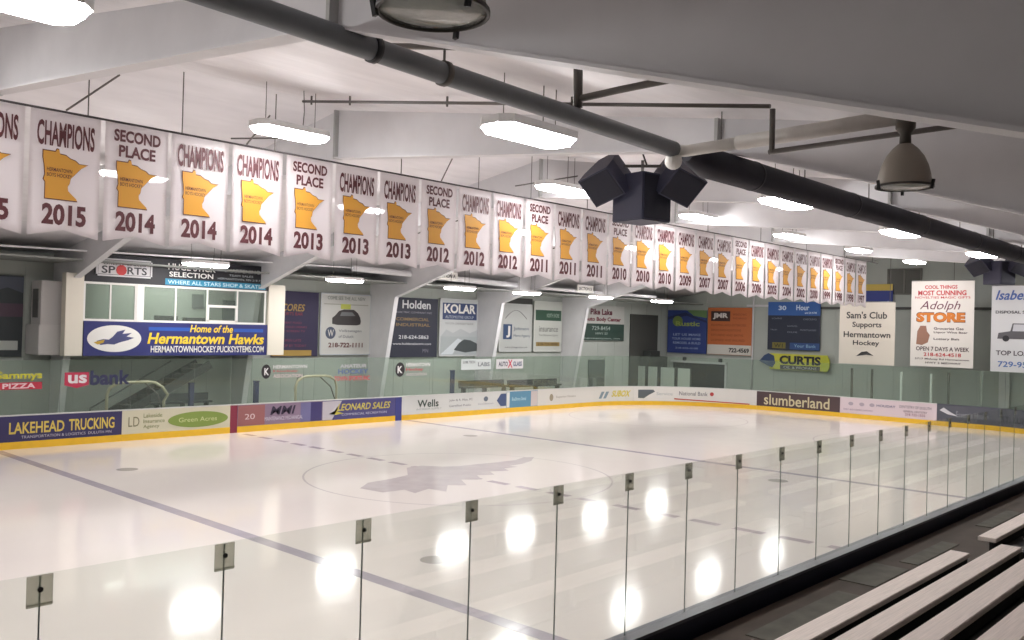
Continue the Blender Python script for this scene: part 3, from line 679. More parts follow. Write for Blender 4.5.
# ------------------------------------------------------------ press box
PY = 14.25
t = thing('press_box', 'white framed press box with windows and blue sign above the far boards', 'press box', (-5.4, PY, 3.0))
W = 7.55
hatch = mat('press_box_panel', (196, 196, 190), 0.6)
MB().box(0, W, 0.06, 2.2, 0.0, 0.1).box(0, W, 2.1, 2.2, 0.1, 3.1).box(0, 0.1, 0.1, 2.1, 0.1, 3.2).box(W-0.1, W, 0.1, 2.1, 0.1, 3.2).box(0, W, 0.06, 2.2, 3.0, 3.1).build('box_body', mat('press_box_inside', (150, 156, 146), 0.7), t)
MB().box(0, W, 0.0, 0.06, 0.0, 1.28).build('lower_panel', C(44, 48, 110), t)
MB().box(0, W, 0.0, 0.06, 2.72, 3.75).build('upper_panel', C(40, 40, 46), t)
for a, b in ((-0.05, 1.9), (2.12, W-0.1)):
    f = MB().box(a, b, 0.0, 0.06, 1.28, 1.36).box(a, b, 0, 0.06, 2.64, 2.72).box(a, a+0.07, 0, 0.06, 1.36, 2.64).box(b-0.07, b, 0, 0.06, 1.36, 2.64)
    n = 2 if a < 1 else 4
    for i in range(1, n):
        q = a+(b-a)*i/n; f.box(q-0.03, q+0.03, 0, 0.06, 1.36, 2.64)
    if n == 4:
        q0, q1 = a+(b-a)*2/4, a+(b-a)*3/4; f.box(q0, q1, -0.01, 0.06, 1.94, 2.04).box(q0, q0+0.08, -0.01, 0.06, 1.36, 1.94).box(q1-0.08, q1, -0.01, 0.06, 1.36, 1.94).box(q0, q1, -0.01, 0.06, 1.36, 1.42)
    fr = f.build('window_frame', WHITE, t)
    MB().box(a+0.05, b-0.05, 0.025, 0.032, 1.34, 2.66).build('glass', WINGL, fr)
MB().box(1.9, 2.12, -0.02, 0.06, 1.28, 2.72).build('mullion_post', WHITE, t)
MB().box(1.6, 5.6, 0.95, 1.25, 2.93, 2.998).build('added_fill_panel', mat('added_fill_glow', (255, 255, 255), 0.5, emit=18.0), t)  # unseen glowing panel, added to brighten the press box interior
MB().box(3.2, 4.0, 0.9, 1.3, 1.1, 1.55).box(4.4, 5.2, 0.9, 1.3, 1.1, 1.5).build('desk_equipment', BLACK, t)
MB().box(6.6, 7.2, 2.04, 2.09, 0.1, 2.3).build('back_door', C(70, 84, 84), t)
MB().box(5.2, 5.7, 2.04, 2.09, 1.9, 2.5).build('wall_picture', C(60, 66, 64), t)
MB().prism(ellipse(1.12, 0.64, 1.0, 0.5), -0.012, 0.0).build('white_oval', WHITE, t)
BIRD = C(70, 74, 120)
MB().prism([(0.45, 0.55), (0.7, 0.62), (0.9, 0.6), (1.05, 0.72), (1.2, 0.9), (1.5, 0.98), (1.4, 0.82), (1.75, 0.86), (1.55, 0.72), (1.85, 0.68), (1.6, 0.58), (1.3, 0.5), (1.1, 0.42), (0.85, 0.44), (0.6, 0.4)], -0.018, -0.012).build('bird_emblem', BIRD, t)
MB().prism([(0.35, 0.5), (0.75, 0.6), (0.7, 0.48), (0.5, 0.42)], -0.022, -0.018).build('gold_wing', C(196, 160, 60), t)
MB().box(2.4, 4.1, -0.006, 0.0, 0.96, 1.1).box(6.0, 7.35, -0.006, 0.0, 0.96, 1.1).build('blue_stripe', C(40, 84, 170), t)
GY = C(240, 206, 60)
letters(t, 'Home of the', 4.1, 5.95, 0.92, 1.22, GY, -0.012, bold=0.02, shear=0.2)
letters(t, 'Hermantown Hawks', 2.4, 7.4, 0.45, 0.88, GY, -0.012, bold=0.03, shear=0.2)
letters(t, 'HERMANTOWNHOCKEY.PUCKSYSTEMS.COM', 2.5, 7.4, 0.12, 0.38, WHITE, -0.012, bold=0.02)
MB().box(0.35, 2.45, -0.03, 0.0, 2.95, 3.62, 0.06).build('sports_plate', C(214, 212, 214), t)
MB().box(0.42, 2.38, -0.036, -0.03, 3.0, 3.03).box(0.42, 2.38, -0.036, -0.03, 3.54, 3.57).box(0.40, 0.43, -0.036, -0.03, 3.0, 3.57).box(2.37, 2.4, -0.036, -0.03, 3.0, 3.57).build('plate_border', C(70, 66, 70), t)
letters(t, 'SP', 0.55, 1.05, 3.06, 3.34, C(60, 58, 64), -0.036, bold=0.02); letters(t, 'RTS', 1.5, 2.25, 3.06, 3.34, C(60, 58, 64), -0.036, bold=0.02)
letters(t, 'GREAT LAKES', 0.6, 2.2, 3.38, 3.5, C(90, 86, 92), -0.036, bold=0.01)
MB().prism(ellipse(1.28, 3.2, 0.2, 0.2, 10), -0.045, -0.032).build('red_burst', C(196, 56, 56), t)
letters(t, 'HUGE STICK', 3.1, 5.1, 3.35, 3.6, WHITE, -0.012, bold=0.02); letters(t, 'SELECTION', 3.15, 5.0, 3.08, 3.28, WHITE, -0.012, bold=0.02)
multi(t, [('SHARPENING', 5.5, 7.1, 3.4, 3.55), ('TEAM SALES', 5.7, 6.8, 3.24, 3.32), ('HERMANTOWN, MN 218-729', 5.2, 7.3, 3.08, 3.17)], C(190, 196, 200), -0.012)
MB().box(3.0, 7.4, -0.008, 0.0, 2.76, 3.0).build('cyan_strip', C(50, 140, 176), t)
letters(t, 'WHERE ALL STARS SHOP & SKATES', 3.1, 7.3, 2.8, 2.95, C(200, 232, 240), -0.014, bold=0.01)
# corner posts of the press box
for x0, x1, l in ((-6.08, -5.46, 'white boxed post at the left corner of the press box'), (2.151, 2.95, 'white boxed post at the right corner of the press box')):
    tag(MB().box(x0, x1, PY-0.05, PY+0.35, 3.0, 6.0, 0.01).build('boxed_post', C(226, 220, 206)), l, 'post', 'press box corner posts')
# electrical boxes on the left column
t = thing('electrical_panel', 'grey white electrical box with a narrow dark slot left of the press box', 'electrical box', (-5.95, 15.55, 3.0))
MB().box(-0.70, 0.225, -0.5, 0.85, 0.0, 1.1, 0.02).build('lower_box', C(214, 210, 208), t)
MB().box(-0.62, 0.225, -0.4, 0.6, 1.1, 2.7, 0.02).build('upper_box', C(208, 204, 202), t)
MB().box(-0.65, -0.62, -0.14, 0.36, 1.35, 2.4).build('dark_slot', C(100, 100, 98), t)
# eave trim and tube along the far side
tag(MB().bar((-12, 13.42, 6.66), (6.0, 13.42, 6.95), 0.08, 0.06).build('eave_rail', STEEL), 'thin white rail running above the press box to the fat white tube', 'rail')
tag(MB().tube([(5.9, 13.4, 6.93), (16.9, 13.4, 6.74)], 0.14, 14).build('white_tube', STEEL), 'fat white tube under the far eave behind the 2013 banners', 'duct')
tag(MB().box(16.9, 30, 13.3, 13.5, 6.6, 6.75).build('eave_rail', STEEL), 'white rail continuing under the far eave toward the corner', 'rail')
struct(MB().box(-14, XW1, 13.6, YF, 6.42, 6.48).build('trim_5', mat('soffit_grey', (150, 152, 148), 0.7)))
for (x, lab, tx) in ((11.4, 'small white plate with dark letters under the far eave, left one', 'SECTION A'), (22.4, 'small white plate with dark letters under the far eave, right one', 'SECTION B')):
    t = thing('small_plate', lab, 'small sign', (x, 13.16, 6.70 if x < 15 else 6.62), 0, 'small plates under the eave')
    MB().box(-0.75, 0.75, -0.02, 0.02, 0.0, 0.42).build('plate', C(214, 212, 206), t)
    MB().box(-0.3, 0.3, 0.018, 0.10, 0.05, 0.2).build('bracket', GALV, t)
    letters(t, tx, -0.6, 0.6, 0.12, 0.3, C(50, 50, 56), -0.026, bold=0.02)

# ------------------------------------------------------------ wall posters
KF = 0.974
def poster(x0, x1, z0, z1, label, rgb, y=YF-0.12, group='posters on the far wall', frame_rgb=None, cat='poster'):
    # sizes below were taped on a plane 17.3 m out; the wall itself stands a little nearer
    x0s = CAM.x+(x0-CAM.x)*KF; z0s = CAM.z+(z0-CAM.z)*KF
    t = thing('wall_poster', label, cat, (x0s, y, z0s), 0, group); t.scale = (KF, 1, KF)
    MB().box(0, x1-x0, 0, 0.05, 0, z1-z0).build('panel', C(*rgb), t)
    if frame_rgb:
        w_, h_ = x1-x0, z1-z0; MB().box(0, w_, -0.012, 0, 0, 0.05).box(0, w_, -0.012, 0, h_-0.05, h_).box(0, 0.05, -0.012, 0, 0, h_).box(w_-0.05, w_, -0.012, 0, 0, h_).build('frame', C(*frame_rgb), t)
    return t
def blk(t, a, b, c, d, rgb, y=-0.006, name='colour_block'): return MB().box(a, b, y, 0.001, c, d).build(name, C(*rgb), t)
t = poster(-10.2, -6.45, 2.85, 5.9, 'dark scenic poster at the left edge left of the electrical box', (56, 62, 66))
blk(t, 0, 3.75, 1.5, 2.0, (84, 66, 80)); blk(t, 2.6, 3.6, 0.25, 0.6, (190, 194, 190))
MB().prism([(0, 2.3), (0.6, 2.5), (1.2, 2.3), (1.9, 2.6), (2.6, 2.4), (3.2, 2.6), (3.75, 2.4), (3.75, 3.0), (0, 3.0)], -0.01, -0.004).build('sky_picture', C(84, 90, 104), t)
t = poster(4.3, 6.85, 2.8, 5.9, 'dark purple poster with red and gold lettering right of the press box', (50, 44, 76))
blk(t, 0, 2.2, 0.02, 0.3, (170, 140, 70)); letters(t, 'SCORES', 0.3, 1.75, 2.15, 2.5, C(170, 140, 80), -0.012, bold=0.02, shear=0.2)
letters(t, 'SPORTS BAR', 0.35, 1.65, 1.95, 2.1, C(150, 60, 70), -0.012)
multi(t, [('GREAT FOOD', 0.5, 1.6, 1.55, 1.65), ('ICE COLD DRINKS', 0.4, 1.9, 1.35, 1.45), ('BIG SCREEN TV', 0.4, 1.8, 1.15, 1.25), ('OPEN LATE', 0.6, 1.6, 0.7, 0.82), ('STOP BY TODAY', 0.4, 1.9, 0.45, 0.57)], C(140, 66, 90), -0.012)
t = poster(6.95, 10.05, 2.85, 5.92, 'white poster with a dark car picture', (206, 206, 202), frame_rgb=(190, 196, 204))
t.location.y -= 0.02
letters(t, 'COME SEE THE ALL NEW', 0.4, 2.7, 2.75, 2.92, C(110, 120, 110), -0.016); blk(t, 0.2, 2.9, 2.5, 2.55, (170, 170, 160)); blk(t, 1.2, 1.8, 2.3, 2.55, (190, 196, 90), -0.012)
MB().prism([(0.7, 1.55), (0.7, 1.85), (0.85, 1.95), (1.1, 2.2), (1.4, 2.28), (2.0, 2.28), (2.25, 2.12), (2.4, 1.9), (2.45, 1.7), (2.42, 1.55), (2.2, 1.5), (1.0, 1.5)], -0.014, -0.006).build('car_picture', C(66, 62, 62), t)
MB().prism([(1.15, 1.95), (1.25, 2.15), (1.9, 2.15), (2.1, 1.97)], -0.018, -0.013).build('car_window', C(120, 122, 124), t)
MB().prism(ellipse(0.62, 1.1, 0.3, 0.3, 24), -0.014, -0.006).build('round_emblem', C(84, 92, 112), t)
multi(t, [('W', 0.45, 0.8, 0.92, 1.26)], WHITE, -0.018); multi(t, [('Volkswagen', 1.1, 2.5, 1.12, 1.28), ('of Duluth', 1.1, 2.0, 0.86, 1.0)], C(100, 106, 116), -0.016)
multi(t, [('218-722-1111', 0.5, 2.6, 0.38, 0.62)], C(110, 66, 66), -0.016, bold=0.03)
t = poster(11.2, 14.65, 2.72, 5.9, 'dark poster lettered Holden with a phone number', (44, 46, 62))
t.location.y -= 0.03
letters(t, 'Holden', 0.9, 2.9, 2.6, 3.05, C(206, 208, 210), -0.012, bold=0.02); letters(t, 'ELECTRIC COMPANY INC', 0.5, 3.0, 2.35, 2.45, C(150, 150, 160), -0.012)
multi(t, [('COMMERCIAL', 0.5, 2.8, 1.95, 2.12), ('INDUSTRIAL', 0.5, 2.9, 1.65, 1.82)], C(140, 116, 76), -0.012, bold=0.02)
multi(t, [('218-624-5863', 0.7, 2.8, 0.98, 1.18), ('www.holdenelectric.com', 0.3, 3.0, 0.66, 0.78)], C(200, 202, 206), -0.012, bold=0.02); letters(t, 'MN', 2.4, 2.8, 0.25, 0.45, C(130, 130, 140), -0.012)
t = poster(14.8, 17.85, 2.76, 5.98, 'poster lettered KOLAR above a snowy road picture', (196, 198, 198), frame_rgb=(206, 208, 208))
t.location.y -= 0.04
blk(t, 0.2, 2.85, 2.05, 2.98, (58, 72, 112)); letters(t, 'KOLAR', 0.3, 2.75, 2.4, 2.92, WHITE, -0.014, bold=0.035); letters(t, 'AUTOMOTIVE GROUP', 0.4, 2.6, 2.12, 2.28, C(190, 196, 206), -0.014)
multi(t, [('TOYOTA CHEVROLET BUICK', 0.4, 2.6, 1.78, 1.88)], C(120, 120, 124), -0.014)
blk(t, 0.1, 2.95, 0.08, 1.1, (170, 176, 178), -0.01, 'road_picture'); MB().prism([(0.1, 0.1), (1.0, 0.1), (1.7, 0.9), (1.4, 1.0)], -0.016, -0.009).build('snow_bank', C(206, 212, 216), t)
MB().prism([(1.1, 0.35), (1.5, 0.75), (1.9, 0.95), (2.4, 0.9), (2.95, 0.7), (2.95, 0.3), (2.0, 0.2)], -0.018, -0.009).build('dark_truck_picture', C(76, 82, 84), t)
MB().prism([(0.1, 1.1), (0.5, 1.5), (1.0, 1.3), (1.6, 1.55), (2.3, 1.3), (2.95, 1.5), (2.95, 1.1)], -0.014, -0.009).build('tree_line', C(178, 182, 184), t)
t = poster(19.6, 22.5, 3.0, 5.9, 'white poster with a dark blue letter mark', (196, 198, 196), frame_rgb=(204, 206, 204))
blk(t, 0.0, 2.9, 2.9, 3.25, (60, 60, 58)); blk(t, 0.35, 1.1, 0.75, 1.65, (56, 80, 120)); letters(t, 'J', 0.6, 0.95, 0.85, 1.55, WHITE, -0.014, bold=0.04)
multi(t, [('Johnson', 1.25, 2.6, 1.25, 1.5), ('Mertz Agency', 1.25, 2.75, 0.85, 1.05)], C(96, 112, 134), -0.012); multi(t, [('www.jmagency.com', 0.5, 2.5, 0.2, 0.32)], C(80, 84, 90), -0.012)
mb = MB(); mb.tube([(0.5+1.9*q/12, -0.01, 2.0+0.5*math.sin(math.pi*q/12)) for q in range(13)], 0.02, 5); mb.build('arc_line', C(150, 150, 150), t)
t = poster(22.65, 25.35, 3.0, 6.15, 'white poster with a green band and an ochre strip', (196, 198, 192), frame_rgb=(204, 206, 200))
t.location.y -= 0.02
blk(t, 0.15, 2.6, 1.95, 2.6, (50, 84, 66)); letters(t, 'NORTH SHORE', 1.2, 2.4, 2.15, 2.4, C(170, 190, 176), -0.012); multi(t, [('insurance', 0.5, 2.3, 1.25, 1.6), ('Your Hometown Agency', 0.5, 2.3, 0.95, 1.1)], C(110, 112, 108), -0.012); blk(t, 0.25, 2.5, 0.35, 0.6, (150, 126, 74)); letters(t, '218-729-0000', 0.4, 2.3, 0.4, 0.55, C(60, 50, 40), -0.012)
t = poster(27.3, 32.1, 3.72, 6.1, 'white over green poster for a collision centre in the far corner', (190, 190, 186))
blk(t, 0, 4.8, 0.02, 1.15, (52, 74, 66)); multi(t, [('Pike Lake', 1.0, 3.4, 1.75, 2.15)], C(110, 50, 66), -0.012, bold=0.03); letters(t, 'Auto Body Center', 0.4, 4.4, 1.25, 1.6, C(130, 54, 70), -0.012, bold=0.03); multi(t, [('729-8454', 1.2, 3.2, 0.72, 0.98), ('HWY 53', 1.6, 2.9, 0.42, 0.58), ('hermantown, mn', 0.4, 4.3, 0.1, 0.24)], C(170, 184, 178), -0.012)

# end wall signs: local x -> -Y world
def eposter(y0, y1, z0, z1, label, rgb, x=XW1-0.16, name='wall_poster', group='signs on the end wall', frame_rgb=None, th=0.05, cat='poster'):
    k = (x-CAM.x)/(37.3-CAM.x) if x > 34 else 1.0
    t = thing(name, label, cat, (x, CAM.y+(y0-CAM.y)*k, CAM.z+(z0-CAM.z)*k), -math.pi/2, group); t.scale = (k, 1, k)
    w_, h_ = y0-y1, z1-z0
    MB().box(0, w_, 0, th, 0, h_).build('panel', C(*rgb), t)
    if frame_rgb: MB().box(0, w_, -0.012, 0, 0, 0.05).box(0, w_, -0.012, 0, h_-0.05, h_).box(0, 0.05, -0.012, 0, 0, h_).box(w_-0.05, w_, -0.012, 0, 0, h_).build('frame', C(*frame_rgb), t)
    return t
t = eposter(17.15, 13.89, 2.95, 6.05, 'blue poster with a green leafy mark at the far corner', (56, 72, 136))
MB().prism([(1.6, 3.1), (3.26, 3.1), (3.26, 2.55), (2.2, 2.7)], -0.012, -0.002).build('green_corner', C(110, 140, 92), t)
MB().prism([(0.0, 2.6), (1.5, 2.95), (2.6, 2.55), (3.26, 2.35), (3.26, 2.2), (1.6, 2.7), (0, 2.4)], -0.014, -0.002).build('roof_line', C(46, 54, 96), t)
MB().prism(ellipse(0.85, 2.3, 0.42, 0.38, 20), -0.016, -0.002).build('leaf_mark', C(120, 140, 76), t)
letters(t, 'Rustic', 0.7, 2.7, 1.95, 2.3, C(160, 176, 90), -0.02, bold=0.03)
multi(t, [('LET US MAKE', 0.5, 2.8, 1.25, 1.42), ('YOUR HOUSE HOME', 0.4, 2.8, 0.95, 1.12), ('REMODEL & BUILD', 0.5, 2.8, 0.65, 0.82), ('218-555-0100', 0.7, 2.6, 0.3, 0.42)], C(160, 176, 216), -0.012, bold=0.02)
t = eposter(13.8, 10.4, 2.95, 6.25, 'orange poster lettered JMR with a white strip at its foot', (196, 108, 58))
blk(t, 0.25, 1.75, 2.35, 3.05, (66, 46, 42)); letters(t, 'JMR', 0.4, 1.6, 2.48, 2.92, C(226, 220, 214), -0.012, bold=0.05); blk(t, 0, 3.4, 0.02, 0.7, (214, 210, 202)); letters(t, '722-4569', 1.7, 3.25, 0.18, 0.5, C(50, 46, 46), -0.012, bold=0.04)
multi(t, [('WINDOWS', 1.95, 3.0, 2.75, 2.9), ('SIDING', 1.95, 3.0, 2.5, 2.62), ('ROOFING AND EXTERIORS', 0.3, 3.0, 2.0, 2.15), ('DECKS AND ADDITIONS', 0.3, 2.6, 1.65, 1.8), ('KITCHENS AND BATHS', 0.3, 2.8, 1.3, 1.45), ('LICENSED AND INSURED', 0.3, 2.9, 0.95, 1.1)], C(140, 66, 40), -0.012)
t = eposter(9.2, 5.55, 3.45, 6.65, 'blue and black tall board with white writing above the yellow sign', (34, 40, 60))
blk(t, 0, 3.65, 2.3, 3.2, (52, 98, 170)); multi(t, [('30', 0.75, 1.3, 2.65, 2.95), ('Hour', 2.0, 2.9, 2.65, 3.0), ('and 24 ATM', 2.6, 3.4, 2.42, 2.55)], C(206, 222, 238), -0.012, bold=0.03)
multi(t, [('LOANS', 0.3, 1.0, 2.05, 2.15), ('CHECKING', 2.5, 3.4, 2.0, 2.12), ('SAVINGS', 1.4, 2.1, 1.55, 1.65), ('TRUST', 0.2, 0.7, 1.3, 1.38), ('ONLINE', 1.4, 2.1, 1.15, 1.25), ('MORTGAGES', 2.3, 3.4, 1.3, 1.4)], C(130, 136, 150), -0.012)
blk(t, 1.6, 3.65, 0.05, 0.5, (44, 74, 128)); letters(t, 'Your Bank', 1.9, 3.4, 0.2, 0.4, C(150, 190, 220), -0.012); blk(t, 0.35, 1.3, 0.1, 0.5, (120, 110, 44)); multi(t, [('W1', 0.5, 1.1, 0.15, 0.42)], C(30, 30, 36), -0.012)
t = eposter(9.0, 5.0, 2.15, 3.2, 'yellow sign lettered CURTIS in black on the end wall', (200, 198, 64), x=XW1-0.3)
blk(t, 0.75, 3.5, 0.02, 0.3, (70, 70, 72)); letters(t, 'CURTIS', 0.7, 3.55, 0.36, 0.94, C(30, 32, 38), -0.012, bold=0.05); letters(t, 'OIL & PROPANE', 1.0, 3.3, 0.06, 0.24, C(190, 190, 186), -0.012)
MB().prism([(-0.75, 0.5), (-0.4, 0.9), (-0.1, 1.05), (0.3, 0.9), (0.4, 0.4), (0.2, 0.1), (-0.3, 0.3)], -0.03, 0.03).build('blue_figure_shape', C(50, 72, 110), t)
MB().prism(ellipse(3.85, 0.5, 0.3, 0.55, 24), -0.03, 0.04).build('round_tank_end', C(190, 196, 60), t)
t = eposter(3.3, 1.0, 6.1, 7.75, 'blue sign with a yellow top band behind the left hanging sign', (48, 62, 140))
blk(t, 0, 2.3, 1.25, 1.65, (214, 186, 90)); letters(t, 'J', 1.85, 2.1, 0.2, 0.6, C(150, 160, 200), -0.012)
# window on end wall
t = struct(MB().box(XW1-0.06, XW1-0.02, -1.0, 0.9, 7.1, 8.55).build('window_1', mat('dark_window', (84, 84, 78), 0.3)))
struct(MB().box(XW1-0.1, XW1-0.02, -1.05, -0.95, 7.05, 8.6).box(XW1-0.1, XW1-0.02, 0.85, 0.95, 7.05, 8.6).box(XW1-0.1, XW1-0.02, -0.1, 0.0, 7.05, 8.6).box(XW1-0.1, XW1-0.02, -1.05, 0.95, 7.05, 7.12).box(XW1-0.1, XW1-0.02, -1.05, 0.95, 8.52, 8.6).build('trim_6', C(110, 108, 102)))
# big dark door on the end wall
struct(MB().box(XW1-0.08, XW1-0.02, 11.75, 15.9, -0.02, 2.3).build('door_1', mat('dark_door', (24, 28, 34), 0.6)))
struct(MB().box(XW1-0.12, XW1-0.02, 11.6, 11.75, 0, 2.45).box(XW1-0.12, XW1-0.02, 11.6, 16.1, 2.3, 2.45).build('trim_7', STEEL))
# end wall columns (flat wind columns) 
tag(MB().tube([(XW1-0.09, 9.72, 0), (XW1-0.09, 9.72, 7.6)], 0.06, 10).build('wall_pipe', STEEL), 'thin pale pipe up the end wall right of the orange poster', 'pipe')
for y, l in ((-5.6, 'wide grey steel column on the end wall behind the right hanging truck banner'),):
    tag(MB().box(XW1-0.32, XW1-0.05, y-0.18, y+0.18, 0, roofz(y)-0.1).box(XW1-0.36, XW1-0.3, y-0.26, y+0.26, 0, roofz(y)-0.1).build('wall_column', STEEL), l, 'column', 'end wall columns')

# hanging signs in front of the end wall
def hang(y0, y1, z0, z1, label, rgb, cords, x=32.3):
    t = eposter(y0, y1, z0, z1, label, rgb, x=x, name='hanging_sign', group='large signs hanging at the far end', th=0.03, cat='hanging sign')
    mb = MB(); w_ = y0-y1; h = z1-z0
    mb.tube([(0, 0.015, h), (w_, 0.015, h)], 0.03, 8); mb.build('top_pole', GALV, t)
    mb = MB()
    for c in cords: mb.tube([(c*w_, 0.015, h), (c*w_, 0.015, roofz(y0-c*w_)-z0-0.0)], 0.014, 6)
    mb.build('cord', DARKPIPE, t)
    return t
t = hang(2.16, -0.98, 2.9, 6.45, "white hanging sign reading Sam's Club Supports Hermantown Hockey", (214, 206, 194), (0.1, 0.9))
INK = C(70, 68, 68)
for s, a, b, z0, z1 in (("Sam's Club", 0.4, 2.7, 2.6, 3.0), ('Supports', 0.75, 2.4, 2.02, 2.42), ('Hermantown', 0.25, 2.9, 1.52, 1.86), ('Hockey', 0.8, 2.3, 1.0, 1.36)): letters(t, s, a, b, z0, z1, INK, -0.01, bold=0.02)
MB().prism([(1.0, 0.45), (1.3, 0.7), (1.6, 0.75), (2.0, 0.5), (1.6, 0.55), (1.3, 0.5)], -0.012, -0.002).build('bird_mark', C(60, 60, 60), t)
t = hang(-1.83, -5.02, 2.95, 7.6, 'tall white hanging banner for a STORE with red headline and clown picture', (222, 216, 210), (0.68,))
RED = C(190, 56, 62)
letters(t, 'COOL THINGS', 0.7, 2.35, 4.2, 4.4, RED, -0.01, bold=0.03); letters(t, 'MOST CUNNING', 0.35, 2.8, 3.85, 4.12, RED, -0.01, bold=0.03)
letters(t, 'NOVELTIES MAGIC GIFTS', 0.2, 3.0, 3.68, 3.8, RED, -0.01, bold=0.01)
letters(t, 'Adolph', 0.5, 2.5, 2.95, 3.55, C(100, 46, 66), -0.01, shear=0.35)
letters(t, 'STORE', 0.3, 2.75, 2.42, 2.92, C(206, 120, 44), -0.014, bold=0.06); letters(t, 'STORE', 0.27, 2.78, 2.39, 2.95, C(90, 50, 40), -0.01, bold=0.06)
multi(t, [('Groceries Gas', 1.2, 2.7, 2.0, 2.14), ('Liquor Wine Beer', 1.2, 2.9, 1.78, 1.92), ('Lottery Bait', 1.2, 2.5, 1.42, 1.56), ('OPEN 7 DAYS A WEEK', 0.3, 3.0, 0.85, 1.08), ('5717 Midway Rd Hermantown', 0.25, 3.0, 0.34, 0.46), ('HWY 2 MIDWAY', 0.8, 2.6, 0.16, 0.26)], C(70, 50, 56), -0.01, bold=0.02)
letters(t, '218-624-4518', 0.7, 2.6, 0.56, 0.76, RED, -0.01, bold=0.02)
MB().prism([(0.3, 1.2), (0.35, 1.9), (0.5, 2.2), (0.8, 2.2), (0.85, 1.9), (1.0, 1.7), (0.9, 1.3), (0.6, 1.15)], -0.01, -0.002).build('small_picture', C(150, 110, 92), t)
t = hang(-5.85, -9.0, 2.85, 7.3, 'white hanging banner with a truck picture at the right edge', (204, 204, 206), (0.2, 0.8))
letters(t, 'Isabel', 0.25, 1.6, 3.7, 4.2, C(70, 96, 160), -0.01, bold=0.02, shear=0.3); letters(t, 'DISPOSAL SERVICE', 0.2, 2.4, 3.0, 3.15, C(60, 60, 66), -0.01, bold=0.02)
MB().prism([(0.3, 1.7), (0.35, 2.0), (0.9, 2.1), (1.0, 2.5), (3.0, 2.5), (3.0, 1.7)], -0.012, -0.002).build('truck_picture', C(90, 88, 92), t)
MB().prism([(1.0, 2.1), (1.05, 2.45), (2.9, 2.45), (2.9, 2.1)], -0.016, -0.01).build('truck_box', C(190, 190, 196), t)
MB().prism(ellipse(0.7, 1.72, 0.16, 0.16, 14), -0.018, -0.01).build('truck_wheel', C(40, 40, 44), t)
for q in (1.8, 2.2): MB().prism(ellipse(q, 1.72, 0.16, 0.16, 14), -0.018, -0.01).build('truck_wheel', C(40, 40, 44), t)
letters(t, 'TOP LOADERS', 0.25, 2.6, 0.85, 1.1, C(70, 60, 70), -0.01, bold=0.02); letters(t, '729-9500', 0.35, 2.2, 0.25, 0.55, C(80, 110, 170), -0.01, bold=0.02)

# ------------------------------------------------------------ decals on the far glass
def decal(x, z, w_, h_, label, items, plate=None, shapes=()):
    t = thing('glass_decal', label, 'sign', (x, YB1+0.045, z), 0, 'signs on the far glass')
    if plate: MB().box(0, w_, -0.004, 0.0, 0, h_).build('plate', C(*plate), t)
    for nm, pts, c in shapes: MB().prism(pts, -0.008, -0.004).build(nm, C(*c), t)
    for s, a, b, c, d, col in items: letters(t, s, a, b, c, d, C(*col), -0.01, bold=0.03)
    return t
def fx(px, py):
    """point on the far glass plane seen at a photo pixel"""
    d = r2*((px-512)/891.5)+u2*((320-py)/891.5)+fwd; k = (YB1-0.02-CAM.y)/d.y; return CAM+d*k
def pd(x0, y0, x1, y1):
    a, b = fx(x0, y1), fx(x1, y0); return a.x, a.z, b.x-a.x, b.z-a.z
x, z, w_, h_ = pd(65, 370, 131, 387)
decal(x, z, w_, h_, 'usbank sign, white us on a red shield and navy bank, on the far glass', [('us', 0.05*w_, 0.33*w_, 0.2*h_, 0.75*h_, (224, 220, 222)), ('bank', 0.38*w_, w_, 0.05*h_, 1.0*h_, (44, 48, 84))], None, [('red_shield', [(0, h_*0.9), (0.36*w_, h_*0.9), (0.36*w_, 0.1*h_), (0.18*w_, -0.1*h_), (0, 0.1*h_)], (184, 50, 80))])
x, z, w_, h_ = pd(-25, 372, 43, 391)
decal(x, z, w_, h_, 'yellow script over a red PIZZA strip on the far glass at the left edge', [('Sammys', 0.3*w_, w_, 0.5*h_, 1.05*h_, (200, 196, 60)), ('PIZZA', 0.4*w_, 0.9*w_, 0.06*h_, 0.36*h_, (226, 200, 204))], None, [('red_strip', [(0, 0), (w_, 0), (w_, 0.42*h_), (0, 0.42*h_)], (184, 50, 70))])
x, z, w_, h_ = pd(262, 364, 308, 379)
decal(x, z, w_, h_, 'round black emblem with pale lettering on the far glass below the press box corner', [('HERMANTOWN', 0.25*w_, w_, 0.7*h_, 0.95*h_, (214, 214, 214)), ('Hockey', 0.25*w_, 0.8*w_, 0.4*h_, 0.6*h_, (176, 100, 100)), ('ASSOCIATION', 0.25*w_, 0.9*w_, 0.05*h_, 0.3*h_, (206, 190, 190)), ('K', 0.06*w_, 0.16*w_, 0.25*h_, 0.75*h_, (226, 226, 226))], None, [('round_emblem', ellipse(0.1*w_, 0.5*h_, 0.1*w_, 0.5*h_, 20), (40, 36, 40))])
x, z, w_, h_ = pd(396, 362, 431, 377)
decal(x, z, w_, h_, 'round black emblem with red lettering on the far glass below the dark Holden poster', [('HERMANTOWN', 0.3*w_, w_, 0.7*h_, 0.95*h_, (214, 214, 214)), ('Hockey', 0.3*w_, 0.8*w_, 0.35*h_, 0.6*h_, (180, 80, 86)), ('ASSOCIATION', 0.3*w_, 0.9*w_, 0.05*h_, 0.25*h_, (190, 180, 180)), ('K', 0.06*w_, 0.2*w_, 0.25*h_, 0.75*h_, (226, 226, 226))], None, [('round_emblem', ellipse(0.13*w_, 0.5*h_, 0.13*w_, 0.5*h_, 20), (40, 36, 40))])
x, z, w_, h_ = pd(335, 363, 371, 382)
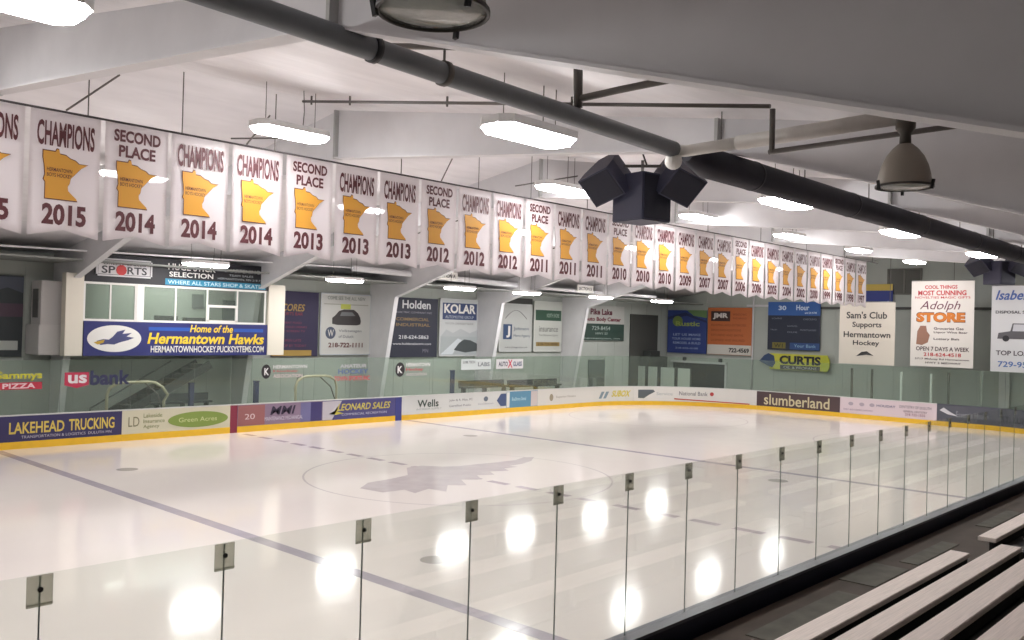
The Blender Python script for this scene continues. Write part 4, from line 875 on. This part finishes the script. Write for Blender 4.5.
decal(x, z, w_, h_, 'blue and red lettering on the far glass right of the right tube hoop', [('AMATEUR', 0.15*w_, 0.9*w_, 0.75*h_, 0.95*h_, (180, 182, 186)), ('HOCKEY', 0.1*w_, 0.95*w_, 0.42*h_, 0.68*h_, (90, 110, 150)), ('TOWN SPORTS INC', 0, w_, 0.05*h_, 0.3*h_, (196, 90, 96))])
x, z, w_, h_ = pd(462, 359, 492, 370)
decal(x, z, w_, h_, 'pair of small pale signs on the far glass below the snowy road poster', [('LUBE TECH', 0.05*w_, 0.45*w_, 0.6*h_, 0.85*h_, (110, 116, 120)), ('LABS', 0.55*w_, 0.95*w_, 0.3*h_, 0.7*h_, (120, 126, 130))], (196, 204, 204))
x, z, w_, h_ = pd(497, 359, 524, 369)
decal(x, z, w_, h_, 'small pale sign with dark blue and red lettering on the far glass', [('AUTO', 0.08*w_, 0.42*w_, 0.25*h_, 0.75*h_, (60, 60, 84)), ('X', 0.42*w_, 0.6*w_, 0.1*h_, 0.95*h_, (190, 60, 80)), ('GLASS', 0.62*w_, 0.95*w_, 0.25*h_, 0.75*h_, (60, 76, 110))], (206, 206, 208))
# usbank style plates: lakes crystal etc. are too faint in the photo

# ------------------------------------------------------------ things behind the far boards
def hoop(x0, x1, label, ytop, flare):
    t = thing('tube_hoop', label, 'metal hoop', ((x0+x1)/2, 13.35, 0), 0, 'bent tube hoops behind the far boards')
    a = (x1-x0)/2; z = ytop
    pts = [(-a, 0, 0), (-a, 0, z-0.45), (-a+0.08, 0, z-0.2), (-a+0.35, 0, z-0.04), (-a+0.6, 0, z), (a-0.6, 0, z), (a-0.35, 0, z-0.04), (a-0.08+flare*0, 0, z-0.2), (a+flare, 0, z-0.5), (a, 0, z-0.75), (a, 0, 0)]
    MB().tube(pts, 0.055, 12).build('front_tube', CREAMTUBE, t)
    pts = [(-a, 0, 0.9), (-a+0.1, 0.25, z-0.5), (-a+0.5, 0.6, z-0.05), (a-0.5, 0.6, z-0.05), (a-0.1, 0.3, z-0.5), (a, 0, 0.9)]
    MB().tube(pts, 0.03, 8).build('brace_tube', DARKPIPE, t)
    return t
hoop(-4.88, -2.75, 'left bent cream tube hoop rising behind the navy boards', 2.06, 0.15)
hoop(3.05, 5.15, 'right bent cream tube hoop rising behind the MMI board', 2.12, 0.0)
for x, z, l in ((1.05, 2.0, 'short blue post behind the boards under the press box corner'), (12.0, 2.25, 'short blue post behind the long white board'), (-1.75, 2.0, 'thin blue post behind the green oval board')):
    tag(MB().box(x-0.09, x+0.09, 13.1, 13.25, -0.02, z).box(x-0.1, x+0.1, 13.08, 13.27, z-0.04, z).build('blue_post', C(50, 56, 104)), l, 'post', 'blue posts behind the far boards')
# staircase under the press box
t = thing('staircase', 'dark staircase climbing behind the boards under the press box', 'staircase', (-5.3, 15.0, 0))
DK = mat('dark_stair_steel', (64, 66, 66), 0.6)
n = 13; dx, dz = 4.7/n, 2.6/n
mb = MB()
for i in range(n): mb.box(0.6+i*dx, 0.6+(i+1)*dx+0.03, 0, 1.1, (i+1)*dz-0.05, (i+1)*dz).box(0.6+i*dx, 0.6+i*dx+0.02, 0, 1.1, i*dz, (i+1)*dz)
mb.build('treads', DK, t)
for y in (-0.04, 1.1): MB().bar((0.5, y+0.02, 0.05), (5.3, y+0.02, 2.6), 0.05, 0.34).build('stringer', DK, t)
MB().tube([(0.5, 0, 0), (0.5, 0, 1.0), (3.6, 0, 2.75)], 0.03, 8).build('handrail', DK, t)
for x0, x1, h_, l in ((-2.8, -0.4, 0.0, 'long low dark bench behind the green oval board'), (13.6, 17.0, 0.1, 'low black bench box behind the long white board'), (17.3, 21.5, 0.05, 'low black bench box behind the teal board')):
    t = thing('players_bench', l, 'bench', (x0, 14.0, 0), 0, 'benches behind the far boards')
    MB().box(0, x1-x0, 0, 0.4, 1.12+h_, 1.2+h_, 0.01).build('seat', mat('dark_bench', (52, 56, 60), 0.5), t)
    MB().box(0, x1-x0, 0.36, 0.42, 1.2+h_, 1.5+h_, 0.01).build('backrest', MATS['dark_bench'], t)
    for q in (0.15, (x1-x0)/2, x1-x0-0.2): MB().box(q, q+0.06, 0.05, 0.35, -0.02, 1.12+h_).build('leg', MATS['dark_bench'], t)
# locker/recess at the far corner
struct(MB().box(31.6, 34.9, YF-0.1, YF-0.02, -0.02, 5.6).build('recess_panel', mat('recess_dark', (74, 75, 72), 0.7)))  # flat panel standing in for the recess, its darkness painted on
struct(MB().box(27.1, 28.8, YF-0.09, YF-0.02, -0.02, 2.5).build('door_3', mat('grey_door', (96, 104, 102), 0.6)))
tag(MB().box(32.7, 35.0, 15.6, 16.35, -0.02, 2.7).box(33.0, 34.2, 15.7, 16.3, 2.7, 3.1, 0.02).build('storage_cabinet', mat('dark_cabinet', (58, 62, 60), 0.6)), 'dark storage cabinet in the recess at the far corner', 'cabinet')
for i, (y, w_) in enumerate(((16.42, 0.62), (15.56, 0.75), (14.55, 1.1), (13.2, 0.95))):
    t = thing('partition_panel', 'pale partition panel behind the curved boards, %s from the left' % ordw[i], 'partition', (32.6, y, 0), -0.0, 'pale partition panels')
    MB().box(0, 0.05, -w_, 0, 0, 2.05, 0.005).build('panel', C(176, 182, 174), t)
    MB().box(-0.02, 0.07, 0, 0.07, 0, 2.1).box(-0.02, 0.07, -w_-0.07, -w_, 0, 2.1).build('edge_posts', DK, t)
# wall lamps / cameras below the corner posters
for y, l in ((14.95, 'small dark round fixture on the end wall below the blue poster'), (12.1, 'small dark round fixture on the end wall below the orange poster')):
    tag(MB().box(XW1-0.2, XW1-0.03, y-0.12, y+0.12, 2.45, 2.7, 0.03).build('wall_fixture', BLACK), l, 'wall fixture', 'small wall fixtures')
